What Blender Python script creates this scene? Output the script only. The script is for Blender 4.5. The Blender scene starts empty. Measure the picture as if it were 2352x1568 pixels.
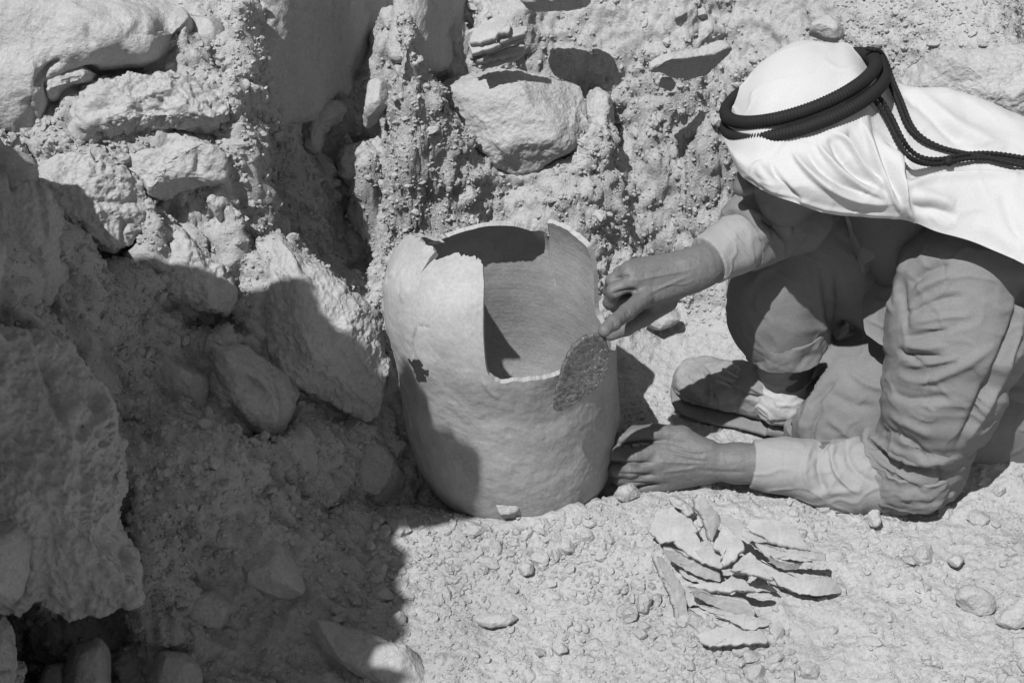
import bpy, math, random
import numpy as np
from mathutils import Vector

random.seed(7); rng = np.random.default_rng(11)
scene = bpy.context.scene
col = scene.collection

# ------------------------------------------------------------------ camera
PITCH = math.radians(42.0)
CAM = np.array([0.0, -1.482, 1.6])
FW = np.array([0, math.cos(PITCH), -math.sin(PITCH)])
UP = np.array([0, math.sin(PITCH), math.cos(PITCH)])
RT = np.array([1.0, 0, 0])
FPX, CX, CY = 2352 * 50 / 36.0, 1176.0, 784.0
cd = bpy.data.cameras.new('camera'); cam = bpy.data.objects.new('camera', cd); col.objects.link(cam)
cam.location = CAM; cam.rotation_euler = (math.pi / 2 - PITCH, 0, 0)
cd.lens = 50; cd.sensor_width = 36; cd.clip_start = 0.01; cd.clip_end = 200
scene.camera = cam

# ------------------------------------------------------------------ light
SUN = np.array([-0.30, -0.315, 0.90]); SUN /= np.linalg.norm(SUN)
world = bpy.data.worlds.new('World'); scene.world = world; world.use_nodes = True
nt = world.node_tree; bg = nt.nodes['Background']
sky = nt.nodes.new('ShaderNodeTexSky'); sky.sky_type = 'NISHITA'; sky.sun_disc = False
sky.sun_elevation = math.asin(SUN[2]); sky.sun_rotation = math.atan2(SUN[0], SUN[1])
bw = nt.nodes.new('ShaderNodeRGBToBW'); nt.links.new(sky.outputs[0], bw.inputs[0])   # black-and-white film
nt.links.new(bw.outputs[0], bg.inputs['Color']); bg.inputs['Strength'].default_value = 0.089
sd = bpy.data.lights.new('sun', 'SUN'); sd.energy = 4.8; sd.angle = math.radians(0.55); sd.color = (1, 1, 1)
sun = bpy.data.objects.new('sun', sd); col.objects.link(sun)
sun.rotation_euler = Vector(SUN).to_track_quat('Z', 'Y').to_euler(); sun.location = (-2, -1, 4)
vs = scene.view_settings
vs.view_transform = 'Standard'; vs.look = 'None'; vs.exposure = 0.0; vs.gamma = 1.0; vs.use_curve_mapping = False
scene.cycles.max_bounces = 5; scene.cycles.diffuse_bounces = 3

# ------------------------------------------------------------------ view helpers (photo measured on a 2352 x 1568 sheet)
def ray(px, py):
    px = np.asarray(px, float); py = np.asarray(py, float)
    a = (px - CX) / FPX; b = (CY - py) / FPX
    return FW + a[..., None] * RT + b[..., None] * UP
def P(px, py, d): return CAM + ray(px, py) * np.asarray(d, float)[..., None]
def G(px, py, z):
    r = ray(px, py); return CAM + r * ((np.asarray(z, float) - CAM[2]) / r[..., 2])[..., None]
def pix(V):
    q = np.asarray(V) - CAM; d = q @ FW
    return CX + (q @ RT) / d * FPX, CY - (q @ UP) / d * FPX, d
def on_plane(px, py, p0, n):
    r = ray(px, py); t = ((p0 - CAM) @ n) / (r @ n); return CAM + r * t[..., None]
def unit(v): v = np.asarray(v, float); return v / np.linalg.norm(v, axis=-1, keepdims=True)

# ------------------------------------------------------------------ noise
_perm = np.random.default_rng(3).permutation(512).astype(np.int64)
_perm = np.concatenate([_perm, _perm, _perm])
_g = np.random.default_rng(5).normal(size=(512, 3)).astype(np.float32); _g /= np.linalg.norm(_g, axis=1, keepdims=True)
def _h(i, j, k): return _perm[(_perm[(_perm[i & 511] + j) & 511] + k) & 511]
def noise(p, f=1.0, off=0.0):
    p = np.asarray(p, np.float32) * np.float32(f) + np.float32(off)
    i0 = np.floor(p).astype(np.int64); w = p - i0; u = w * w * w * (w * (w * 6 - 15) + 10)
    out = 0
    for dx in (0, 1):
        wx = u[:, 0] if dx else 1 - u[:, 0]
        for dy in (0, 1):
            wy = u[:, 1] if dy else 1 - u[:, 1]
            for dz in (0, 1):
                wz = u[:, 2] if dz else 1 - u[:, 2]
                g = _g[_h(i0[:, 0] + dx, i0[:, 1] + dy, i0[:, 2] + dz)]
                out = out + wx * wy * wz * (g[:, 0] * (w[:, 0] - dx) + g[:, 1] * (w[:, 1] - dy) + g[:, 2] * (w[:, 2] - dz))
    return out * 1.6
def fbm(p, f, o=4, gain=.5, off=0.0):
    s = 0; a = 1.0
    for k in range(o): s = s + a * noise(p, f * 2.03 ** k, off + 17.3 * k); a *= gain
    return s
def worley(p, f, off=0.0, jit=.9):
    p = np.asarray(p, np.float32) * np.float32(f) + np.float32(off)
    i0 = np.floor(p).astype(np.int64); d1 = np.full(len(p), 9., np.float32); d2 = d1.copy(); idc = np.zeros(len(p), np.int64)
    for dx in (-1, 0, 1):
        for dy in (-1, 0, 1):
            for dz in (-1, 0, 1):
                c = i0 + (dx, dy, dz); h = _h(c[:, 0], c[:, 1], c[:, 2])
                q = c + .5 + jit * .5 * _g[h]
                d = np.sqrt(((p - q) ** 2).sum(1)); m = d < d1
                d2 = np.where(m, d1, np.minimum(d2, d)); idc = np.where(m, h, idc); d1 = np.where(m, d, d1)
    return d1, d2, idc
def sstep(a, b, x): t = np.clip((x - a) / (b - a), 0, 1); return t * t * (3 - 2 * t)

# ------------------------------------------------------------------ mesh helpers
def mesh_from(name, V, F, smooth=True):
    V = np.ascontiguousarray(V, np.float32); F = np.asarray(F, np.int32)
    m = bpy.data.meshes.new(name); n = F.shape[1]
    m.vertices.add(len(V)); m.vertices.foreach_set('co', V.ravel())
    m.loops.add(F.size); m.loops.foreach_set('vertex_index', F.ravel())
    m.polygons.add(len(F)); m.polygons.foreach_set('loop_start', np.arange(0, F.size, n, dtype=np.int32))
    m.polygons.foreach_set('use_smooth', np.full(len(F), smooth)); m.update(calc_edges=True)
    return m
def link(name, m, mat, parent=None):
    o = bpy.data.objects.new(name, m); col.objects.link(o)
    if mat and not m.materials: m.materials.append(mat)
    if parent: o.parent = parent
    return o
def obj(name, V, F, mat, parent=None, smooth=True): return link(name, mesh_from(name, V, F, smooth), mat, parent)
def empty(name, loc=(0, 0, 0)):
    o = bpy.data.objects.new(name, None); col.objects.link(o); o.empty_display_size = .05; o.location = loc
    return o
def tag(o, label=None, cat=None, group=None, kind=None):
    for k, v in (('label', label), ('category', cat), ('group', group), ('kind', kind)):
        if v: o[k] = v
    return o
def grid_faces(nu, nv, wrap=False, flip=False):
    i, j = np.meshgrid(np.arange(nu if wrap else nu - 1), np.arange(nv - 1), indexing='ij'); i = i.ravel(); j = j.ravel(); i2 = (i + 1) % nu
    F = np.stack([i * nv + j, i2 * nv + j, i2 * nv + j + 1, i * nv + j + 1], 1)
    return F[:, ::-1] if flip else F
def normals(V, F):
    a, b, c = V[F[:, 0]], V[F[:, 1]], V[F[:, 2]]; fn = np.cross(b - a, c - a)
    if F.shape[1] == 4: fn = fn + np.cross(c - a, V[F[:, 3]] - a)
    N = np.zeros_like(V)
    for k in range(F.shape[1]):
        for ax in range(3): N[:, ax] += np.bincount(F[:, k], fn[:, ax], len(V))
    return N / np.maximum(np.linalg.norm(N, axis=1, keepdims=True), 1e-12)
def densify(poly, step=6.0, closed=False):
    poly = np.asarray(poly, float); pts = [*poly] + ([poly[0]] if closed else []); out = []
    for a, b in zip(pts[:-1], pts[1:]):
        n = max(1, int(np.linalg.norm((b - a)[:2]) / step))
        for k in range(n): out.append(a + (b - a) * k / n)
    if not closed: out.append(pts[-1])
    return np.array(out)
def smooth_poly(poly, it=2, closed=False):
    p = np.asarray(poly, float)
    for _ in range(it):
        a = p; b = np.roll(p, -1, 0)
        if not closed: a = p[:-1]; b = p[1:]
        q = np.empty((2 * len(a), p.shape[1])); q[0::2] = .75 * a + .25 * b; q[1::2] = .25 * a + .75 * b
        p = q if closed else np.vstack([p[:1], q, p[-1:]])
    return p
def stroke(V, N, lines, facing=True, amp=1.0):
    gain = amp
    """sculpt strokes: lines = [(polyline px, width px, amp metres)], ridge (+) or groove (-); seen side only"""
    x, y, d = pix(V); dsp = np.zeros(len(V))
    face = sstep(-.05, .25, (N * unit(CAM - V)).sum(1)) if facing else 1.0
    for ln in lines:
        pl, w, amp = ln[:3]; sh = ln[3] if len(ln) > 3 else 0.0
        pl = smooth_poly(pl, 2) if len(pl) > 2 else np.asarray(pl, float)
        bb = (x > pl[:, 0].min() - 3 * w) & (x < pl[:, 0].max() + 3 * w) & (y > pl[:, 1].min() - 3 * w) & (y < pl[:, 1].max() + 3 * w)
        idx = np.nonzero(bb)[0]
        if not len(idx): continue
        q = np.stack([x[idx], y[idx]], 1); best = np.full(len(idx), 1e9); side = np.zeros(len(idx)); tt = np.zeros(len(idx))
        L = np.r_[0, np.cumsum(np.linalg.norm(np.diff(pl, axis=0), axis=1))]
        for k in range(len(pl) - 1):
            a, b = pl[k], pl[k + 1]; e = b - a; l2 = e @ e + 1e-9
            t = np.clip(((q - a) @ e) / l2, 0, 1); r = q - a - t[:, None] * e; dd = np.hypot(r[:, 0], r[:, 1])
            m = dd < best; best = np.where(m, dd, best); side = np.where(m, np.sign(e[0] * r[:, 1] - e[1] * r[:, 0]), side)
            tt = np.where(m, (L[k] + t * (L[k + 1] - L[k])) / L[-1], tt)
        s = best * side / w
        if sh: s = np.where(s * sh > 0, s * 2.2, s)      # steep on one side
        taper = np.sqrt(np.clip(np.minimum(tt, 1 - tt) * 4, 0.02, 1))
        dsp[idx] += amp * np.exp(-s * s) * taper
    return V + N * (dsp * face * gain)[:, None]

# ------------------------------------------------------------------ materials (grey: the place as black-and-white film saw it)
def mat_base(name, base=.4, rough=.9, var=.12, vscale=9., fine=.1, fscale=140., bump=.3, bscale=260., bdist=.0012, spec=.2, spots=None, sheen=0):
    m = bpy.data.materials.new(name); m.use_nodes = True; t = m.node_tree; b = t.nodes['Principled BSDF']
    b.inputs['Roughness'].default_value = rough; b.inputs['Specular IOR Level'].default_value = spec
    if sheen: b.inputs['Sheen Weight'].default_value = sheen
    tc = t.nodes.new('ShaderNodeTexCoord')
    def nz(s, det=4, rgh=.6):
        n = t.nodes.new('ShaderNodeTexNoise'); n.inputs['Scale'].default_value = s; n.inputs['Detail'].default_value = det
        n.inputs['Roughness'].default_value = rgh; t.links.new(tc.outputs['Object'], n.inputs['Vector']); return n.outputs['Fac']
    def math_(op, a, c, d=None):
        n = t.nodes.new('ShaderNodeMath'); n.operation = op
        for k, v in enumerate((a, c, d)):
            if v is None: continue
            if isinstance(v, (int, float)): n.inputs[k].default_value = v
            else: t.links.new(v, n.inputs[k])
        return n.outputs[0]
    v = math_('MULTIPLY_ADD', math_('SUBTRACT', nz(vscale, 5), .5), var * 3 * base, base)
    v = math_('MULTIPLY_ADD', math_('SUBTRACT', nz(fscale, 3), .5), fine * 3 * base, v)
    if spots:
        sc, thr, val = spots; w = t.nodes.new('ShaderNodeTexVoronoi'); w.inputs['Scale'].default_value = sc
        t.links.new(tc.outputs['Object'], w.inputs['Vector'])
        k = math_('LESS_THAN', w.outputs['Distance'], thr); n2 = math_('GREATER_THAN', nz(sc * .7), .5)
        k = math_('MULTIPLY', k, n2)
        mx = t.nodes.new('ShaderNodeMix'); mx.data_type = 'FLOAT'
        t.links.new(k, mx.inputs[0]); t.links.new(v, mx.inputs[2]); mx.inputs[3].default_value = val; v = mx.outputs[0]
    cc = t.nodes.new('ShaderNodeCombineColor')
    for k in range(3): t.links.new(v, cc.inputs[k])
    t.links.new(cc.outputs[0], b.inputs['Base Color'])
    bp = t.nodes.new('ShaderNodeBump'); bp.inputs['Strength'].default_value = bump; bp.inputs['Distance'].default_value = bdist
    h = math_('ADD', nz(bscale, 5, .7), math_('MULTIPLY', nz(bscale * .3, 4), 1.5))
    t.links.new(h, bp.inputs['Height']); t.links.new(bp.outputs[0], b.inputs['Normal'])
    m['tc'] = 1
    return m
M = {}
M['soil'] = mat_base('dusty_soil', .425, .95, .17, 5, .22, 240, 1.0, 330, .0028, .1)
M['rock'] = mat_base('limestone', .42, .9, .16, 7, .18, 200, .9, 280, .0026, .15)
M['clay'] = mat_base('dusty_clay', .365, .85, .28, 15, .16, 220, .5, 500, .0008, .2)
M['sherd'] = mat_base('dusty_sherd_clay', .36, .85, .22, 30, .12, 220, .5, 500, .0008, .2)
M['clay_dark'] = mat_base('shaded_flecked_clay', .135, .65, .35, 40, .8, 190, 1.0, 300, .0026, .4, spots=(210, .20, .42))  # shaded side painted dark, flecks of grazing sun painted as pale spots

def disc_sheets(n):
    """square grid folded onto a unit disc, front and back sheets sharing the rim -> r, theta, side, faces"""
    g = np.linspace(-1, 1, n); a, b = np.meshgrid(g, g, indexing='ij'); a = a.ravel() + 1e-9; b = b.ravel()
    big = np.abs(a) >= np.abs(b)
    with np.errstate(all='ignore'):
        r = np.where(big, a, b); t = np.where(big, math.pi / 4 * b / a, math.pi / 2 - math.pi / 4 * a / np.where(np.abs(b) < 1e-12, 1e-12, b))
    t = np.where(r < 0, t + math.pi, t); r = np.abs(r)
    rim = np.zeros((n, n), bool); rim[0] = rim[-1] = True; rim[:, 0] = rim[:, -1] = True; rim = rim.ravel()
    idx = np.arange(n * n); bidx = idx.copy(); inner = np.nonzero(~rim)[0]; bidx[inner] = n * n + np.arange(len(inner))
    F = grid_faces(n, n); B = bidx[F][:, ::-1]
    R = np.r_[r, r[inner]]; T = np.r_[t, t[inner]]; S = np.r_[np.ones(n * n), -np.ones(len(inner))]; S[:n * n][rim] = 0
    return np.clip(R, 0, 1), T, S, np.concatenate([F, B])
# ------------------------------------------------------------------ stones: described first, so that the earth can be fitted round them
DEFS = []
def rock(name, outline, **k): DEFS.append((name, outline, k)); return k
def loose(ol, label, cat='stone', name='loose_stone', **k):
    k.setdefault('nt_', 72); k.setdefault('nr', 18); k.setdefault('embed', None); k['tag'] = (label, cat); DEFS.append((name, ol, k))
wl = tag(empty('stone_wall', (-.45, -.1, .05)), 'rough stone wall of the trench in deep shade beside the jar', 'wall')
S1 = (.68, -.60, .42)
# lit stones along the top left
top = tag(empty('rubble_wall_top', (-.6, .3, .4)), 'sunlit upper course of large pale boulders at the top of the trench', 'wall')
rock('stone', [(-90,-60),(120,-20),(200,5),(350,2),(420,12),(450,60),(420,130),(350,150),(300,175),(230,200),(130,250),(125,300),(150,322),(60,328),(-90,335)], z=.58, t=.11, p=4, cuts=2, parent=top, embed=-.2, seed=1, rough=.35,
     lines=[([(200,60),(205,85),(215,105)],7,-.008),([(85,200),(105,160),(140,140)],8,-.012),([(140,195),(190,170),(230,160)],12,-.01),([(300,60),(340,85),(400,55)],22,-.014),([(60,225),(75,260),(90,300)],16,-.008),([(290,110),(340,130),(380,110)],20,.008)])
rock('stone', [(395,150),(420,90),(430,25),(470,25),(505,45),(522,75),(516,112),(480,122),(440,135),(415,155)], z=.575, t=.055, p=2.4, parent=top, embed=-.2, seed=2, rough=.4)
rock('stone', [(95,215),(105,160),(150,135),(200,140),(232,165),(215,195),(160,205),(125,245)], z=.585, t=.055, p=2.6, parent=top, embed=-.2, seed=3)
rock('stone', [(122,262),(150,232),(250,203),(330,165),(430,172),(520,198),(546,240),(546,318),(515,336),(430,308),(300,338),(240,332),(165,326),(150,285)], z=.525, t=.08, p=3.2, parent=top, embed=-.2, seed=4, nt_=180, nr=50, rough=1.4,
     lines=[([(290,190),(320,230),(330,275)],12,-.008),([(370,225),(375,245)],6,-.01),([(355,250),(385,262)],6,-.008),([(400,280),(412,290)],6,-.006)])
rock('stone', [(235,345),(350,312),(430,300),(485,328),(525,350),(533,405),(500,418),(455,425),(400,448),(360,466),(330,425),(270,372)], z=.47, t=.07, p=3.4, parent=top, embed=-.2, seed=5, nt_=160, nr=46, rough=.8,
     lines=[([(460,345),(455,400)],9,-.008),([(290,345),(350,330),(420,325)],9,-.004)])
rock('stone', [(15,345),(100,320),(205,326),(260,358),(320,400),(345,462),(333,540),(322,590),(300,600),(250,568),(180,552),(140,552),(110,450),(80,390)], z=.455, t=.075, p=3.4, parent=top, embed=-.2, seed=6, nt_=180, nr=50, rough=1.3,
     lines=[([(215,340),(225,372)],6,-.012),([(150,460),(240,470),(330,462)],10,-.006),([(165,500),(195,520),(185,545)],7,-.008),([(290,500),(285,560)],10,-.008)])
rock('stone', [(455,430),(495,405),(530,400),(545,425),(530,470),(510,520),(480,470)], z=.42, t=.03, parent=top, embed=-.2, seed=8, rough=2)
rock('stone', [(-80,290),(0,322),(60,362),(110,430),(145,520),(152,600),(140,690),(60,720),(-80,720)], z=.53, t=.07, p=2.6, parent=top, embed=-.2, seed=9, nrm=(.15,-.8,.5), rough=.8,
     lines=[([(25,380),(30,440)],7,-.01),([(80,400),(100,470),(105,560)],10,-.006)])
rock('stone', [(-50,530),(0,545),(22,580),(24,660),(10,710),(-50,740)], z=.56, t=.03, parent=top, embed=-.2, seed=10)
# shaded stones of the wall face
rock('stone', [(345,470),(385,500),(430,548),(470,585),(500,640),(511,700),(500,742),(460,758),(400,742),(345,700),(322,620),(330,540)], z=.33, t=.085, p=2.6, nrm=S1, parent=wl, embed=.1, seed=11, nt_=150, nr=40, rough=1.1)
rock('stone', [(612,533),(640,548),(670,580),(705,602),(742,622),(790,665),(830,695),(870,728),(880,775),(897,832),(880,880),(885,950),(830,985),(750,990),(690,930),(640,860),(602,760),(596,640)], z=.25, t=.075, p=3.4, nrm=(.25,-.75,.6), parent=wl, embed=-.1, seed=12, nt_=180, nr=56, rough=.9)
rock('stone', [(502,745),(540,765),(580,810),(640,840),(675,890),(687,950),(670,1000),(615,1045),(560,1010),(520,920),(500,830)], z=.215, t=.045, p=2.6, nrm=S1, parent=wl, embed=.0, seed=13, rough=1.0, lines=[([(560,860),(590,900),(620,920)],18,-.012),([(640,870),(655,930),(650,1000)],9,-.005)])
rock('stone', [(355,800),(400,812),(440,835),(475,862),(480,920),(450,960),(395,955),(350,890)], z=.245, t=.03, nrm=S1, parent=wl, embed=-.15, seed=14, rough=1.1)
rock('stone', [(490,850),(508,842),(526,870),(527,920),(508,952),(490,930),(483,890)], z=.225, t=.025, nrm=S1, parent=wl, embed=-.45, mat='soil', seed=15, rough=.9)
rock('stone', [(140,690),(180,735),(230,810),(280,875),(303,915),(298,955),(262,985),(220,960),(180,890),(130,800)], z=.33, t=.035, nrm=S1, parent=wl, embed=-.45, mat='soil', seed=16, rough=.8)
rock('stone', [(160,560),(220,560),(290,610),(330,660),(340,720),(280,760),(200,720),(150,640)], z=.325, t=.03, nrm=S1, parent=wl, embed=-.45, mat='soil', seed=17, rough=1.8)
rock('stone', [(770,1010),(830,990),(880,1010),(905,1060),(940,1120),(935,1150),(880,1180),(800,1150),(760,1080)], z=.06, t=.04, nrm=S1, parent=wl, embed=-.45, mat='soil', seed=18, rough=1.0)
rock('stone', [(838,880),(880,890),(890,950),(905,1010),(905,1070),(870,1060),(840,990)], z=.1, t=.03, nrm=S1, parent=wl, embed=-.45, mat='soil', seed=19, rough=1.4)
rock('stone', [(640,990),(700,1000),(760,1060),(800,1150),(760,1190),(690,1150),(640,1080)], z=.125, t=.02, nrm=S1, parent=wl, embed=-.45, mat='soil', seed=20, rough=1.2)
rock('stone', [(560,610),(575,592),(596,600),(600,622),(578,634)], z=.30, t=.014, parent=wl, seed=21, rough=.9)
# near overhanging earth mass
rock('earth_mass', [(-90,740),(40,775),(110,785),(170,810),(235,900),(283,1000),(292,1080),(268,1160),(290,1250),(330,1290),(385,1330),(392,1365),(350,1385),(300,1368),(262,1390),(225,1440),(185,1478),(150,1440),(125,1380),(85,1345),(60,1385),(20,1400),(-90,1370)],
     d=1.66, t=.12, p=4, nrm=(.3,-.75,.5), parent=wl, seed=22, nt_=240, nr=80, rough=1.25, amp=1.2, mat='rock', anchor=(130,1120),
     lines=[([(230,900),(250,960),(245,1040)],16,.012),([(90,790),(120,900),(150,980)],12,-.008),([(180,960),(200,1100),(190,1230)],14,-.007),([(280,1250),(300,1300),(290,1340)],10,-.01),([(330,1300),(340,1350)],8,-.01)])
rock('stone', [(-70,1150),(25,1163),(68,1200),(78,1290),(52,1370),(25,1400),(-10,1395),(-70,1340)], d=1.55, t=.05, parent=wl, seed=23, rough=.7)
rock('stone', [(-60,1380),(0,1400),(28,1440),(38,1500),(36,1640),(-60,1640)], d=1.6, t=.04, parent=wl, seed=24)
rock('stone', [(290,1120),(350,1130),(370,1220),(395,1300),(390,1350),(330,1330),(285,1230)], z=.2, t=.04, nrm=S1, parent=wl, embed=-.45, mat='soil', seed=25, rough=1.5)
loose([(600,1225),(640,1245),(680,1290),(703,1345),(690,1385),(620,1370),(560,1345),(535,1310),(560,1260)], 'large smooth stone half buried in the shaded slope', z=.112, t=.03, nrm=(.3,-.5,.8), seed=26, rough=.9)
loose([(440,1365),(480,1350),(520,1370),(538,1400),(530,1430),(500,1440),(455,1420),(432,1395)], 'rounded stone in the shaded hollow under the earth overhang', z=.10, t=.035, seed=27, rough=.9)
loose([(508,1440),(530,1436),(556,1450),(552,1470),(535,1472),(515,1458)], 'small wedge of stone below the rounded stone in the shade', z=.06, t=.012, seed=28)
loose([(700,1422),(740,1420),(800,1440),(860,1462),(900,1480),(960,1475),(1010,1500),(1030,1590),(940,1610),(880,1570),(800,1535),(745,1495),(715,1460)], 'long flat slab at the bottom edge, half in shadow and half in sun', z=.062, t=.028, p=4, nrm=(.1,-.45,.9), seed=29, rough=1.0, nt_=140, nr=36)
loose([(345,1500),(390,1490),(440,1500),(468,1530),(470,1620),(330,1620)], 'broad low stone at the bottom edge in the shade', z=.06, t=.03, seed=30, rough=.7)
loose([(85,1600),(100,1540),(125,1508),(150,1515),(165,1560),(165,1620)], 'pointed stone standing in the dark hollow at the lower corner', z=.08, t=.03, seed=31)
loose([(160,1480),(200,1465),(232,1470),(245,1520),(255,1620),(165,1620)], 'upright pale block under the tip of the earth overhang', z=.09, t=.04, seed=32, rough=.8)
loose([(640,1380),(660,1372),(672,1385),(660,1400),(644,1396)], 'tiny rounded stone on the shaded slope above the flat slab', z=.062, t=.008, seed=33)
loose([(745,1420),(770,1412),(790,1422),(780,1440),(755,1438)], 'tiny stone touching the upper end of the flat slab', z=.062, t=.008, seed=34)
loose([(1530,1145),(1542,1135),(1568,1148),(1596,1164),(1606,1176),(1600,1192),(1580,1197),(1568,1176),(1543,1161)], 'rough crusty lump lying at the upper left of the sherd pile', z=.095, t=.016, seed=68, rough=2.5)
# back wall
bw_ = tag(empty('back_wall', (-.1, .45, .05)), 'sunlit earth and stone end wall of the trench behind the jar', 'wall')
rock('stone', [(955,215),(1040,180),(1180,165),(1290,165),(1360,180),(1395,215),(1370,250),(1345,300),(1320,350),(1290,362),(1240,385),(1200,405),(1150,395),(1100,350),(1045,330),(1000,270)], z=.338, t=.07, p=3.6, nrm=(-.1,-.8,.55), parent=bw_, embed=.05, seed=40, rough=.55,
     lines=[([(1075,310),(1060,340)],8,-.005),([(1120,330),(1170,380),(1180,400)],10,-.006)])
rock('stone', [(1345,215),(1380,200),(1410,235),(1412,300),(1405,360),(1380,370),(1352,340),(1340,290)], z=.30, t=.055, parent=bw_, seed=41, rough=1.2)
rock('stone', [(1160,395),(1220,372),(1300,360),(1350,370),(1395,395),(1360,425),(1290,440),(1240,445),(1180,430)], z=.215, t=.055, parent=bw_, seed=42, rough=2.6, amp=1.4, lines=[([(1200,400),(1280,395),(1360,385)],5,-.008)])
rock('stone', [(1312,478),(1345,462),(1385,462),(1392,480),(1370,500),(1335,505),(1315,495)], z=.115, t=.025, parent=bw_, seed=43, rough=1.6, lines=[([(1315,482),(1385,470)],3,-.005),([(1318,492),(1380,486)],3,-.005)])
rock('stone', [(845,185),(870,172),(895,185),(915,215),(905,250),(880,270),(850,290),(825,300),(840,250)], z=.40, t=.04, parent=bw_, seed=44, rough=.8)
rock('stone', [(905,290),(950,250),(1000,300),(1010,350),(990,410),(940,400),(910,350)], z=.265, t=.05, parent=bw_, seed=45, rough=2.2)
rock('stone', [(665,290),(700,250),(740,225),(800,240),(790,265),(740,300),(730,350),(690,360)], z=.345, t=.04, parent=bw_, seed=46, rough=2.4)
rock('stone', [(780,330),(850,300),(900,330),(905,400),(860,440),(800,430),(770,380)], z=.27, t=.045, parent=bw_, seed=47, rough=2.4)
rock('stone', [(760,460),(830,440),(880,480),(880,560),(830,590),(780,540)], z=.14, t=.04, parent=bw_, seed=48, rough=2.2)
rock('stone', [(960,440),(1040,410),(1110,440),(1120,500),(1050,520),(980,520)], z=.15, t=.045, parent=bw_, seed=49, rough=2.0)
rock('earth_face', [(543,95),(560,40),(560,-60),(870,-60),(862,20),(872,90),(893,150),(860,185),(848,240),(790,232),(760,238),(720,222),(690,262),(665,285),(610,300),(560,320),(545,250)], z=.44, t=.05, p=10, nrm=(.95,-.21,.11), parent=bw_, seed=70, nt_=240, nr=60, rough=1.2, amp=.9, sm=0, embed=.1, cuts=0, mat='soil')
rock('earth_face', [(918,60),(925,-60),(1052,-60),(1052,40),(1048,110),(1062,150),(1020,160),(980,168),(940,160),(908,140)], z=.46, t=.03, p=10, nrm=(.95,-.21,.11), parent=bw_, seed=71, nt_=160, nr=40, rough=1.2, sm=0, embed=.1, cuts=0, mat='soil')
# stones on the terrace and far bank
loose([(1180,-30),(1330,-30),(1362,-5),(1350,10),(1300,16),(1230,14),(1190,5)], 'dark undersided boulder at the top edge above the sherd stack', z=.53, t=.05, seed=50)
loose([(1840,70),(1880,40),(1910,30),(1930,50),(1940,90),(1900,100)], 'leaning stone just above the top of the white headscarf', z=.50, t=.03, seed=51, rough=.8)
loose([(2020,180),(2090,130),(2200,115),(2400,105),(2440,250),(2400,330),(2250,270),(2150,240)], 'broad smooth boulder behind the headscarf at the right edge', z=.50, t=.06, seed=52, rough=.8, nt_=140, nr=40)
loose([(1545,520),(1560,508),(1590,512),(1598,530),(1585,543),(1555,540)], 'rounded pale cobble left of the raised sleeve', z=.095, t=.018, seed=53, rough=.9)
loose([(1578,482),(1610,475),(1650,488),(1672,500),(1650,520),(1620,528),(1590,505)], 'angular flat cobble beside the raised sleeve', z=.11, t=.018, seed=54, rough=.9)
loose([(1490,478),(1508,474),(1520,488),(1512,504),(1494,500)], 'small pebble left of the two cobbles by the sleeve', z=.115, t=.012, seed=55, rough=.8)
loose([(1460,492),(1478,488),(1486,500),(1476,512),(1460,508)], 'smallest of the pebbles by the jar rim side', z=.10, t=.009, seed=56, rough=.8)
loose([(1375,520),(1395,505),(1415,515),(1415,540),(1395,552),(1378,540)], 'low lump of earth just right of the jar rim', z=.085, t=.016, seed=57)
loose([(1128,1150),(1135,1135),(1160,1130),(1185,1138),(1200,1158),(1190,1180),(1150,1185),(1130,1172)], 'round pale clod on the bank touching the foot of the jar', z=.088, t=.018, seed=58, mat='soil', rough=1.0)
loose([(1408,1130),(1420,1108),(1450,1105),(1470,1120),(1478,1140),(1450,1152),(1415,1150)], 'knobbly clod of earth under the lower hand', z=.07, t=.018, seed=59, mat='soil', rough=2)
loose([(1185,1300),(1200,1288),(1222,1292),(1230,1310),(1215,1325),(1192,1318)], 'pale pebble alone on the sunlit ground below the jar', z=.06, t=.012, seed=60, rough=.8)
loose([(1082,1420),(1120,1408),(1170,1410),(1205,1416),(1180,1432),(1110,1438)], 'thin flat stone half buried in the sunlit ground', z=.055, t=.008, nrm=(0,-.3,.95), seed=61, rough=.8)
loose([(2190,1360),(2220,1340),(2262,1350),(2290,1380),(2280,1410),(2230,1412),(2195,1390)], 'pale lump of limestone at the lower right edge', z=.085, t=.02, seed=62)
loose([(2170,1285),(2195,1270),(2220,1280),(2215,1300),(2185,1305)], 'small clod above the pale limestone lump', z=.08, t=.012, seed=63)
loose([(1960,1470),(1990,1455),(2030,1462),(2045,1485),(2010,1500),(1970,1495)], 'low clod right of the loose sherd at the bottom of the pile', z=.07, t=.013, seed=64)
loose([(2280,1440),(2310,1400),(2352,1370),(2400,1370),(2400,1430),(2310,1450)], 'slanting flat stone at the right edge of the foreground', z=.09, t=.012, seed=65)
loose([(1990,1180),(2010,1165),(2030,1180),(2020,1215),(1995,1210)], 'upright flake of stone below the elbow', z=.075, t=.009, seed=66)
loose([(1470,735),(1520,700),(1575,712),(1560,745),(1500,765),(1470,760)], 'flat pale stone on the trench floor behind the hand', z=.04, t=.018, seed=67, rough=.9)

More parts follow.
